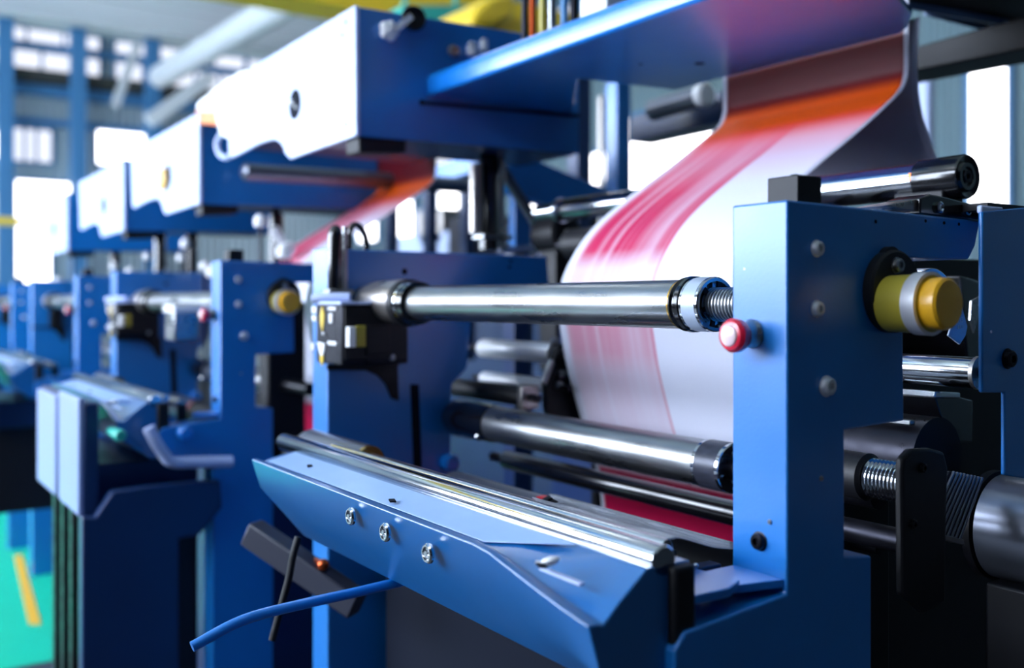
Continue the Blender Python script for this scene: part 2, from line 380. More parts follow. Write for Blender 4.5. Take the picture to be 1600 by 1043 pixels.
# ================================================================ PRINT UNIT (built once at the near position)
UNIT = []
YB1, YA1 = .738, 1.99                     # faces of the near and the far side frame
TH = .082
def bolt(c, d, r, parent, m='worn', name='bolt', hexa=True):
    d = Vector(d); c = Vector(c)
    mb = MB().lathe(c, d, [(0, r*1.15), (r*.15, r*1.18), (r*.2, r), (r*.7, r*.95), (r*.85, r*.75), (r*.85, r*.45), (r*.45, r*.42), (r*.45, 0)], 24)
    return build(name, mb, M[m], parent)
# ---- near side frame
def near_frame():
    t = thing('side_frame', 'large light blue side frame of the nearest press unit, with bolts and yellow-capped knob', 'machine frame', (.98, YB1, ZF), 'near side frames of the print units')
    pts = [onY(1230, 312, YB1), onY(1290, 318, YB1), onY(1532, 345, YB1), onY(1524, 385, YB1), onY(1514, 405, YB1), onY(1410, 402, YB1), onY(1413, 657, YB1), onY(1320, 672, YB1), onY(1320, 868, YB1), onY(1362, 868, YB1)]
    x0 = pts[0].x
    pts += [Vector((pts[-1].x, YB1, ZF)), Vector((x0-.02, YB1, ZF)), Vector((x0-.02, YB1, -.43)), Vector((x0-.15, YB1, -.43)), Vector((x0-.17, YB1, -.41)), Vector((x0-.17, YB1, -.355)), Vector((x0-.155, YB1, -.338)), Vector((x0, YB1, -.325))]
    pl = build('frame_plate', MB().prism(pts, (0, TH, 0)), M['blue'], t, bevel=.0028, seg=3)
    f = MB().prism([(x0-.001, YB1+.004, -.318), (x0-.07, YB1+.02, -.318), (x0-.05, YB1+TH-.004, -.318), (x0-.001, YB1+TH-.004, -.318)], (0, 0, .009))
    build('foot_plate', f, M['blue_plain'], t, bevel=.001)
    for px, py, r in ((1276, 388, .0085), (1276, 482, .0085), (1291, 603, .0105)):
        bolt(onY(px, py, YB1)+Vector((0, .001, 0)), (0, -1, 0), r, t, 'satin')
    bolt(onY(1283, 747, YB1)+Vector((0, .001, 0)), (0, -1, 0), .003, t)
    for px, py in ((1368, 346), (1446, 345), (1475, 348), (1498, 350)):
        q = onY(px, py, YB1); build('hole', MB().cyl(q-Vector((0, .0006, 0)), q+Vector((0, .003, 0)), .0022, 16), M['ink'], t)
    q = onX(1187, 845, x0); bolt(q+Vector((.001, 0, 0)), (-1, 0, 0), .0095, t, 'dark_metal')
    q = onX(1203, 815, x0); bolt(q+Vector((.001, 0, 0)), (-1, 0, 0), .003, t, 'steel')
    q = onX(1163, 420, x0); bolt(q+Vector((.001, 0, 0)), (-1, 0, 0), .0014, t, 'steel')
    # black clamp block on top
    b = build('end_block', MB().box(.897, .938, .745, .790, .108, .143), M['black'], t, bevel=.0015); b['label'] = 'black rectangular block on top of the frame'
    build('screw', MB().lathe((.915, .765, .1428), (0, 0, 1), [(0, .006), (.002, .006), (.0035, .004), (.004, 0)], 16), M['steel'], b)
    # flange + knob
    c = onY(1388, 455, YB1)
    fl = build('knob_flange', MB().lathe(c, (0, -1, 0), [(-.001, .050), (.010, .050), (.013, .047), (.013, .0)], 56).lathe(c+Vector((-.004, 0, .036)), (0, -1, 0), [(-.001, .018), (.009, .018), (.009, 0)], 24), M['black'], t)
    bolt(c+Vector((-.002, -.012, .031)), (0, -1, 0), .0088, t, 'steel')
    k0 = onY(1392, 474, YB1-.012)
    kb = build('adjusting_knob', MB().lathe(k0, (0, -1, 0), [(0, .0335), (.034, .0345), (.054, .0345), (.054, 0)], 48), M['olive'], t); kb['label'] = 'olive yellow knob barrel'
    build('clamp_ring', MB().lathe(k0+Vector((0, -.036, 0)), (0, -1, 0), [(0, .0345), (.0005, .0365), (.018, .037), (.0185, .033), (.010, .0325), (.010, 0)], 48), M['satin'], kb)
    cap = build('end_cap', MB().lathe(k0+Vector((0, -.052, 0)), (0, -1, 0), [(-.004, .0285), (.014, .0305), (.021, .0295), (.0235, .0265), (.0240, .010), (.0236, .0)], 48), M['gold'], kb); cap['label'] = 'amber end cap'
    # red push button on the narrow face
    q = onX(1176, 521, x0)
    bt = build('push_button', MB().lathe(q+Vector((.002, 0, 0)), (-1, 0, 0), [(0, .0165), (.005, .0170), (.008, .0155), (.012, .0135), (.020, .0130), (.020, 0)], 36), M['steel'], t)
    rd = build('button_head', MB().lathe(q+Vector((-.015, 0, -.0015)), (-1, 0, 0), [(0, .0125), (.004, .0165), (.011, .0195), (.018, .0195), (.0225, .0165), (.0240, .0125), (.0240, 0)], 40), M['red'], bt); rd['label'] = 'red button head'
    build('button_lens', MB().lathe(q+Vector((-.0388, 0, -.0015)), (-1, 0, 0), [(0, .0125), (.002, .0115), (.0035, .008), (.004, 0)], 32), M['lens'], bt)
    return t
FRAME_B = near_frame()
# ---- far side frame
def far_frame():
    t = thing('side_frame', 'blue side frame at the far end of the nearest unit, left of the printed web', 'machine frame', (1.05, YA1, ZF), 'far side frames of the print units')
    pts = [onY(512, 386, YA1), onY(535, 389, YA1), onY(855, 400, YA1), onY(858, 446, YA1), onY(740, 450, YA1), onY(735, 520, YA1), onY(730, 575, YA1), onY(706, 600, YA1), onY(704, 700, YA1)]
    x0 = pts[0].x
    pts += [Vector((pts[-1].x, YA1, ZF)), Vector((x0, YA1, ZF))]
    build('frame_plate', MB().prism(pts, (0, TH, 0)), M['blue'], t, bevel=.003, seg=3)
    build('slot', MB().prism([onY(641, 600, YA1-.001), onY(655, 600, YA1-.001), onY(660, 760, YA1-.001), onY(647, 760, YA1-.001)], (0, .004, 0)), M['ink'], t, bevel=.001)
    for px, py, r in ((632, 424, .007), (796, 417, .004), (798, 408, .004)):
        q = onY(px, py, YA1); build('hole', MB().cyl(q-Vector((0, .0008, 0)), q+Vector((0, .003, 0)), r, 20), M['ink'], t)
    bk = MB().prism([onY(510, 570, YA1-.004), onY(622, 568, YA1-.004), onY(624, 626, YA1-.004), onY(612, 622, YA1-.004), onY(603, 600, YA1-.004), onY(590, 586, YA1-.004), onY(572, 578, YA1-.004), onY(512, 578, YA1-.004)], (0, .006, 0))
    bk.prism([onY(585, 488, YA1-.05), onY(622, 490, YA1-.05), onY(624, 572, YA1-.05), onY(585, 572, YA1-.05)], (0, .052, 0))
    b = build('mounting_bracket', bk, M['black'], t, bevel=.002); b['label'] = 'black mounting bracket'
    q = onY(700, 722, YA1); build('cap', MB().lathe(q, (0, -1, 0), [(-.001, .020), (.02, .020), (.024, .015), (.024, 0)], 24), M['blue_plain'], t)
    return t
FRAME_A = far_frame()
# ---- control box with marks
def control_box():
    x0, x1, y0, y1 = .848, 1.0, 1.862, 1.995
    t = thing('control_box', 'small black control box with yellow and white marks on the blue side frame', 'control box', (.92, 1.93, -.13), 'control boxes on the far side frames')
    build('housing', MB().box(x0, x1, y0, y1, -.132, -.006), M['dark_metal'], t, bevel=.004)
    build('lid', MB().box(x0+.004, x1-.01, y0-.004, y0+.01, -.120, -.012).box(x0+.05, x0+.105, y0-.009, y0, -.112, -.05), M['black'], t, bevel=.002)
    def dx(py, px, h, w, m, nm='mark'):
        q = onX(px, py, x0-.0015); build(nm, MB().box(x0-.0032, x0+.001, q.y-w/2, q.y+w/2, q.z-h/2, q.z+h/2), M[m], t, bevel=.0016)
    q = onX(503, 497, x0-.002)
    build('yellow_mark', MB().prism([q+Vector((0, a_, b_)) for a_, b_ in ((0, .026), (.010, .008), (.009, -.010), (0, -.028), (-.008, -.010), (-.010, .008))], (.003, 0, 0)), M['yellow'], t)
    q = onX(502, 562, x0-.003)
    build('yellow_mark', MB().prism([q+Vector((0, a_, b_)) for a_, b_ in ((.007, .008), (-.009, .010), (-.006, -.006), (0, -.012), (.005, -.004))], (.003, 0, 0)), M['yellow'], t)
    q = onX(502, 545, x0-.0025)
    build('ivory_mark', MB().prism([q+Vector((0, a_, b_)) for a_, b_ in ((.022, .014), (-.016, .012), (-.012, -.004), (0, -.018), (.010, -.006))], (.003, 0, 0)), M['white'], t)
    for px, py, h, w in ((519, 482, .007, .040), (491, 484, .014, .024), (491, 497, .012, .022), (517, 497, .020, .016), (519, 536, .008, .044), (489, 541, .016, .012), (505, 521, .006, .010)):
        dx(py, px, h, w, 'white')
    build('latch', MB().box(x0+.006, x0+.022, y0-.02, y0, -.094, -.052), M['white'], t, bevel=.002)
    build('latch', MB().box(x0+.026, x0+.048, y0-.012, y0, -.094, -.050), M['olive'], t, bevel=.002)
    for px, py in ((582, 494), (588, 555)):
        q = onY(px, py, YA1-.055); build('screw', MB().lathe((q.x, y0+.001, q.z), (0, -1, 0), [(0, .008), (.004, .008), (.006, .005), (.006, 0)], 16), M['steel'], t)
    build('cover_cap', MB().box(x0-.006, x1, y0-.006, y1-.01, -.008, -.001).tube([(x0-.012, 1.985, .004), (x0+.01, 1.96, .008), (x0+.05, 1.93, .008)], .010), M['pale'], t, bevel=.002)
    return t
CBOX = control_box()
# ---- rollers
def roller(label, X, z, y0, y1, r, group=None, m='steel', name='steel_roller', shaft=.5, ext=.03, cat='roller', n=56):
    t = thing(name, label, cat, (X, (y0+y1)/2, z-r), group)
    build('barrel', MB().lathe((X, y0, z), (0, 1, 0), [(0, r*.96), (.002, r), (y1-y0-.002, r), (y1-y0, r*.96)], n), M[m], t)
    build('shaft', MB().cyl((X, y0-ext, z), (X, y1+ext, z), r*shaft, 28), M['dark_metal'], t)
    return t
X1 = .955
def top_roller():
    y0, y1, r = .985, 1.735, .0335
    z = -.0045
    t = thing('steel_roller', 'long brushed steel roller at eye level in front of the pink and white web', 'roller', (X1, 1.3, z-r), 'upper steel rollers of the print units')
    build('barrel', MB().lathe((X1, y0, z), (0, 1, 0), [(0, r), (y1-y0, r)], 64), M['steel'], t)
    build('seam_ring', MB().lathe((X1, y0-.002, z), (0, 1, 0), [(0, r*.98), (.001, r*1.03), (.004, r*1.03), (.005, r*.98)], 64), M['brass'], t)
    build('rubber_seal', MB().lathe((X1, y0-.022, z), (0, 1, 0), [(0, r*.9), (.001, r*1.12), (.006, r*1.14), (.009, r*1.02), (.013, r*1.02), (.016, r*1.10), (.020, r*1.04), (.020, r*.9)], 64), M['gloss_black'], t)
    c = build('end_collar', MB().lathe((X1, y0-.058, z), (0, 1, 0), [(.010, 0), (.010, r*.85), (0, r*.92), (0, r*1.04), (.0015, r*1.08), (.034, r*1.08), (.036, r*1.0)], 64), M['chrome'], t)
    build('printed_band', MB().lathe((X1, y0-.052, z), (0, 1, 0), [(0, r*1.081), (.0, r*1.087), (.024, r*1.087), (.024, r*1.081)], 64, cap=False), M['label'], c)
    hub = MB()
    for k in range(6):
        a_ = k*math.pi/3+.3
        hub.bar((X1, y0-.056, z), (X1+math.cos(a_)*r*.9, y0-.056, z+math.sin(a_)*r*.9), .004, .006)
    build('hub', hub.cyl((X1, y0-.062, z), (X1, y0-.045, z), r*.42, 28), M['dark_metal'], c)
    th = []; yy = YB1+TH-.01; L = y0-.05-yy
    nt_ = 22
    for k in range(nt_):
        th += [(L*k/nt_, .0188), (L*(k+.2)/nt_, .0225), (L*(k+.5)/nt_, .0225), (L*(k+.7)/nt_, .0188)]
    build('threaded_shaft', MB().lathe((X1, yy, z), (0, 1, 0), th, 40), M['steel'], t)
    # far end: black rings, bright ring, sleeve
    build('rubber_ring', MB().lathe((X1, y1-.002, z), (0, 1, 0), [(0, r*.9), (.0, r*1.28), (.016, r*1.34), (.022, r*1.2)], 56), M['gloss_black'], t)
    build('bright_ring', MB().lathe((X1, y1+.018, z), (0, 1, 0), [(0, r*1.0), (.0, r*1.36), (.014, r*1.38), (.014, r*1.0)], 56), M['chrome'], t)
    build('rubber_ring', MB().lathe((X1, y1+.030, z), (0, 1, 0), [(0, r*1.0), (.0, r*1.44), (.020, r*1.44), (.022, r*1.0)], 56), M['black'], t)
    s = build('end_sleeve', MB().lathe((X1, y1+.050, z+.004), (0, 1, 0), [(0, r*1.0), (0, r*1.33), (.03, r*1.36), (.13, r*1.25), (.19, r*.95), (.215, r*.6), (.215, 0)], 56), M['worn'], t); s['label'] = 'matt tapered end sleeve'
    return t
ROLL1 = top_roller()
def low_roller():
    X, z, r, y0, y1 = 1.178, -.266, .0385, 1.165, 1.80
    t = thing('steel_roller', 'long polished steel roller running below the printed web', 'roller', (X, 1.4, z-r), 'lower steel rollers of the print units')
    build('barrel', MB().lathe((X, y0, z), (0, 1, 0), [(0, r), (y1-y0, r)], 64), M['steel'], t)
    c = build('end_collar', MB().lathe((X, y0-.062, z), (0, 1, 0), [(.008, 0), (.008, r*.88), (0, r*.92), (0, r*1.0), (.0015, r*1.04), (.060, r*1.04), (.062, r*1.0)], 64), M['chrome'], t)
    build('printed_band', MB().lathe((X, y0-.054, z), (0, 1, 0), [(0, r*1.041), (.0, r*1.047), (.046, r*1.047), (.046, r*1.041)], 64, cap=False), M['dark_label'], c)
    for k in range(5):
        a_ = k*1.25
        build('screw', MB().lathe((X+math.cos(a_)*r*.6, y0-.054, z+math.sin(a_)*r*.6), (0, -1, 0), [(0, .004), (.003, .004), (.003, 0)], 12), M['steel'], c)
    build('shaft', MB().cyl((X, YB1+TH+.02, z), (X, YA1+.01, z), r*.5, 28), M['dark_metal'], t)
    h = build('end_housing', MB().lathe((X, y1-.004, z), (0, 1, 0), [(0, r*1.0), (0, r*1.06), (.10, r*1.14), (.15, r*1.14), (.175, r*.9), (.175, 0)], 48), M['gloss_black'], t)
    q = Vector((X-r*.75, y1+.02, z-r*.72)); build('grub_screw', MB().sphere(q, .010, 16), M['chrome'], h)
    return t
ROLL2 = low_roller()
G3 = 'short rollers behind the side frame opening'
R3 = roller('upper bright silver roller between the side frame and the web, just below eye level', 1.34, -.118, 1.80, 2.10, .0235, G3, 'satin', shaft=.4, ext=.05)
R4 = roller('thinner silver roller directly under the upper bright one, left of the web', 1.33, -.192, 1.78, 2.08, .0175, G3, 'satin', shaft=.4, ext=.05)
R5 = roller('black rubber roller below the thin silver roller, left of the web', 1.26, -.212, 1.80, 2.10, .022, G3, 'black', name='rubber_roller', shaft=.4, ext=.05)
build('end_clamp', MB().box(1.236, 1.284, 1.780, 1.80, -.238, -.186), M['worn'], R5, bevel=.004)
R6 = roller('long black rubber roller with a pale highlight under the lower steel roller', 1.25, -.358, .95, 1.86, .021, None, 'gloss_black', name='rubber_roller', shaft=.5, ext=.06)
# ---- bearing bracket left of the web
t = thing('bearing_bracket', 'black bearing bracket with white ovals beside the left edge of the web', 'bracket', (1.36, 1.80, -.25))
build('plate', MB().prism([(1.335, 1.775, -.10), (1.42, 1.775, -.08), (1.5, 1.775, -.16), (1.5, 1.775, -.34), (1.35, 1.775, -.34), (1.30, 1.775, -.24), (1.30, 1.775, -.17)], (0, .02, 0)), M['black'], t, bevel=.003)
build('leg', MB().box(1.44, 1.50, 1.775, 1.795, ZF, -.33), M['black'], t, bevel=.002)
build('arm', MB().bar((1.31, 1.77, -.13), (1.285, 1.77, -.185), .016, .016), M['steel'], t, bevel=.006)
for px, py in ((877, 584), (873, 602), (866, 533)):
    q = onY(px, py, 1.773); build('bolt', MB().lathe(q, (0, -1, 0), [(-.002, .010), (.008, .010), (.011, .006), (.011, 0)], 20), M['steel'], t)
BRK = t
# ---- printed web
def spline(pts, n=10):
    out = []
    P = [Vector(p) for p in pts]; P = [P[0]*2-P[1]] + P + [P[-1]*2-P[-2]]
    for i in range(1, len(P)-2):
        for k in range(n):
            t = k/n; a_, b_, c_, d_ = P[i-1], P[i], P[i+1], P[i+2]
            out.append(.5*((2*b_) + (c_-a_)*t + (2*a_-5*b_+4*c_-d_)*t*t + (3*b_-a_-3*c_+d_)*t**3))
    out.append(P[-2]); return out
WL, WR = 1.75, 1.232
def sheet(name, path, y0, y1, m, parent=None, nu=24, thick=.0008, wob=0.):
    L = [0]
    for i in range(1, len(path)): L.append(L[-1] + (path[i]-path[i-1]).length)
    mb = MB(); uvs = []
    for i, p in enumerate(path):
        for j in range(nu+1):
            u = j/nu; mb.v.append(Vector((p.x + wob*math.sin(u*9+i*.3), y0 + (y1-y0)*u, p.z + wob*math.cos(u*7+i*.2)))); uvs.append((u, L[i]/L[-1]))
    n = nu+1
    for i in range(len(path)-1):
        for j in range(nu): mb.f.append((i*n+j, i*n+j+1, (i+1)*n+j+1, (i+1)*n+j))
    o = build(name, mb, m, parent, keep=True, uvs=uvs)
    s = o.modifiers.new('thickness', 'SOLIDIFY'); s.thickness = thick; s.offset = 0
    return o
wp = [onY(x, y, WL) for x, y in ((1130, 20), (1130, 70), (1130, 125), (1130, 160), (1129, 178), (1122, 196), (1102, 215), (1050, 257), (1000, 294), (950, 334), (918, 366), (895, 400), (880, 432), (874, 462), (873, 495), (878, 530), (884, 565), (893, 602), (905, 645), (920, 690), (932, 735), (940, 790), (944, 860))]
wpath = spline(wp, 8)
WEB = thing('printed_web', 'wide paper web printed pink and red, curving down between the rollers', 'paper web', (wpath[-1].x, 1.5, wpath[-1].z), 'paper webs running through the units')
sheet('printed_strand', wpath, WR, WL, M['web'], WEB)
bp_ = [onY(x, y, WR) for x, y in ((1412, 20), (1413, 80), (1418, 130), (1430, 180), (1447, 222), (1466, 262), (1478, 300))]
bp_ = [p+Vector((.055*(1-i_/6), 0, 0)) for i_, p in enumerate(bp_)]
bk_ = sheet('return_strand', spline(bp_, 6), WR, WL, M['web_back'], WEB); bk_['label'] = 'unprinted grey lavender reverse side of the web'
# ---- ink tray
def ink_tray():
    t = thing('ink_tray', 'long blue sloping tray across the foreground with three round screws', 'tray', (.66, 1.3, -.42), 'blue trays of the print units')
    def sec(y, dz=0, dx=0, ye=0):
        P = [(.69, -.42), (.616, -.328+dz), (.60, -.277+dz), (.611, -.2765+dz), (.619, -.283+dz*.9), (.640, -.277+dz*.55), (.676, -.270), (.735, -.270), (.745, -.42)]
        return [Vector((x+dx, y + (ye if i in (0, 8) else 0), z)) for i, (x, z) in enumerate(P)]
    secs = [sec(1.697, ye=-.02), sec(1.69, ye=-.015), sec(1.3), sec(.965), sec(.93, -.003), sec(.86, -.018), sec(.80, -.030), sec(.752, -.038)]
    build('trough', MB().loft(secs[::-1]), M['tray'], t, bevel=.0018, seg=2)
    for px, py in ((549, 806), (603, 831), (670, 864)):
        q = onX(px, py, .60)
        s = build('screw', MB().lathe(q+Vector((.001, 0, 0)), (-1, 0, 0), [(0, .0125), (.003, .0125), (.0055, .0105), (.0055, .0085), (.003, .0080), (.003, .0045), (.006, .0035), (.006, 0)], 28), M['chrome'], t)
    for px, py in ((484, 727), (613, 781), (846, 882)):
        p = onX(px, py, .650); zz = -.2725
        q = onZ(px, py, zz)
        build('slot_hole', MB().obox((q.x, q.y, q.z-.0005), (.003, .008, .0), (.004, -.0018, 0), (0, 0, .0012)), M['ink'], t, bevel=.0008)
    q = onZ(862, 882, -.274); build('lever', MB().lathe(q, (0, .3, 1), [(0, .005), (.004, .010), (.007, .009), (.009, 0)], 20).bar(q, q+Vector((-.012, .012, .002)), .005, .003), M['white'], t)
    a_ = onZ(846, 893, -.286); b_ = onZ(910, 919, -.290); build('scale_strip', MB().bar(a_+Vector((0,0,.004)), b_+Vector((0,0,.004)), .008, .003), M['pale'], t, bevel=.001)
    ps = [(.6215, 1.672, -.2815), (.6215, .972, -.2815), (.672, .865, -.2702), (.672, 1.672, -.2702)]  # sheen on the sloping tray top, put in as a pale strip
    st_ = build('sheen_strip', MB().prism([Vector(p)+Vector((0, 0, .0012)) for p in ps], (-.0003, 0, .0014)), M['strippale'], t, bevel=.0006); st_['label'] = 'lavender sheen painted as a pale strip along the upper edge'
    # rails
    r1 = build('doctor_rail', MB().lathe((.700, .752, -.2665), (0, 1, 0), [(0, .0145), (.002, .0165), (1.045, .0165), (1.05, .014)], 40), M['chrome'], t); r1['label'] = 'long bright chrome rail'
    build('rail_base', MB().box(.686, .712, .755, 1.79, -.276, -.262), M['coated'], t, bevel=.001)
    r2 = build('thin_rail', MB().box(.722, .729, .80, 1.66, -.270, -.260), M['brass'], t, bevel=.001); r2['label'] = 'thin brass coloured rail'
    build('back_rail', MB().lathe((.739, .79, -.2640), (0, 1, 0), [(0, .0075), (.87, .0075)], 20), M['chrome'], t)
    build('end_block', MB().box(.704, .735, .742, .77, -.42, -.272), M['black'], t, bevel=.004)
    return t
TRAY = ink_tray()
def wipe_roller():
    X, z = .80, -.2905
    t = thing('cleaning_roller', 'slim steel rod with a grey sleeve, lying behind the chrome tray rail', 'roller', (X, 1.3, z-.03), 'rods behind the blue trays')
    build('rod', MB().cyl((X, .86, z), (X, 1.66, z), .0140, 32), M['worn'], t)
    s = build('sleeve', MB().lathe((X, 1.64, z), (0, 1, 0), [(0, .020), (0, .0275), (.004, .028), (.27, .0285), (.285, .024), (.285, 0)], 40), M['coated'], t); s['label'] = 'grey fabric-like sleeve'
    build('sleeve_ring', MB().lathe((X, 1.632, z), (0, 1, 0), [(0, .016), (0, .0275), (.009, .0285), (.009, .016)], 40), M['brass'], t)
    build('support', MB().box(X-.012, X+.012, 1.93, 1.955, z-.11, z+.012), M['black'], t, bevel=.002)
    build('support', MB().box(X-.012, X+.012, .85, .87, z-.13, z), M['black'], t, bevel=.002)
    return t
WIPE = wipe_roller()
def back_roll():
    X, z, r = 1.0, -.374, .040
    t = thing('coating_roller', 'grey roller with a red print ring, partly wrapped in milky film', 'roller', (X, 1.2, z-r), 'grey film rollers of the print units')
    build('barrel', MB().lathe((X, 1.375, z), (0, 1, 0), [(0, r*.95), (.003, r), (.30, r), (.305, r*.9)], 48), M['coated'], t)
    build('red_band', MB().lathe((X, 1.352, z), (0, 1, 0), [(0, r*.97), (.0, r*1.0), (.028, r*1.02), (.028, r*.97)], 48), M['redprint'], t)
    build('dark_rim', MB().lathe((X, 1.338, z), (0, 1, 0), [(0, r*.9), (0, r*1.14), (.013, r*1.16), (.014, r*.9)], 48), M['black'], t)
    build('core', MB().lathe((X, .86, z), (0, 1, 0), [(0, r*.6), (0, r*1.06), (.485, r*1.06)], 48), M['black'], t)
    build('shaft', MB().cyl((X, YB1+TH-.005, z), (X, YA1+.01, z), .012, 20), M['dark_metal'], t)
    return t
BACKR = back_roll()
# film draped from the roller to the tray rail
fp = []
zr, rr = -.374, .0455
prof = [(.742, -.258), (.77, -.2655), (.80, -.2725), (.87, -.297), (.915, -.310), (.95, -.320), (.975, -.3255), (1.0, zr+rr+.001), (1.024, -.334), (1.040, -.349), (1.047, -.370), (1.04, -.39)]
mb = MB(); P = spline([(x, 0, z) for x, z in prof], 5); nu = 40
uvs = []
for i, p in enumerate(P):
    s_ = i/(len(P)-1)
    ya = .80 + .24*max(0, s_)**1.2; yb = 1.03 + .325*min(1, s_/.62)
    for j in range(nu+1):
        u = j/nu; y = ya+(yb-ya)*u
        amp = .0013*math.sin(math.pi*min(1, s_*1.4)) if s_ < .71 else 0
        mb.v.append(Vector((p.x, y, p.z + amp*(math.sin(u*11+s_*5)+.6*math.sin(u*23-s_*9)))))
n = nu+1
for i in range(len(P)-1):
    for j in range(nu): mb.f.append((i*n+j, i*n+j+1, (i+1)*n+j+1, (i+1)*n+j))
FILM = build('clear_film', mb, M['film'], keep=True)
sm = FILM.modifiers.new('thickness', 'SOLIDIFY'); sm.thickness = .0006
tag(FILM, 'crinkled milky plastic film draped from the grey roller over the tray rail', 'plastic film')
# blue support piece + black core piece right of film
t = thing('bracket_plate', 'small pale blue bracket plate beside the foot of the nearest side frame', 'bracket', (.86, .84, -.34))
build('plate', MB().prism([onZ(1052, 878, -.305), onZ(1110, 893, -.305), onZ(1156, 905, -.305), onZ(1140, 918, -.305), onZ(1075, 932, -.305)], (0, 0, -.010)), M['blue_plain'], t, bevel=.0015)
q = onZ(1090, 900, -.325); build('stand', MB().box(q.x-.006, q.x+.03, q.y-.01, q.y+.01, -.43, -.312), M['navy'], t, bevel=.002)
q = onZ(1087, 884, -.303); build('screw', MB().sphere(q, .004, 12), M['chrome'], t)
# air cylinders
def piston(px, py0, py1, Y, r, label, grp):
    a_ = onY(px, py0, Y); b_ = onY(px, py1, Y)
    t = thing('air_cylinder', label, 'air cylinder', (a_.x, Y, b_.z), grp)
    z0, z1 = b_.z, a_.z
    build('barrel', MB().lathe((a_.x, Y, z0), (0, 0, 1), [(0, r*.9), (.004, r), (z1-z0-.02, r), (z1-z0-.008, r*.8), (z1-z0, r*.4), (z1-z0, 0)], 28), M['gloss_black'], t)
    build('rod', MB().cyl((a_.x+r*1.7, Y+.012, z0+.01), (a_.x+r*1.7, Y+.012, z1+.0), r*.35, 14), M['steel'], t)
    build('fitting', MB().box(a_.x-r*1.3, a_.x+r*2.2, Y-r, Y+r, z0+.035, z0+.047), M['steel'], t, bevel=.002)
    return t
PIS1 = piston(524, 352, 486, YA1-.022, .0165, 'black air cylinder standing against the far side frame under the overhead box', None)
mb = MB()
for dx_, hh in ((.055, .10), (.085, .085)):
    pass
hose = MB().tube(spline([onY(545, 395, 2.03), onY(546, 365, 2.03), onY(552, 352, 2.03), onY(562, 354, 2.03), onY(571, 370, 2.03), onY(573, 392, 2.03)], 6), .007, 10)
HOSE = tag(build('air_hose', hose, M['gloss_black']), 'black looped air hose on top of the far blue side frame', 'hose')
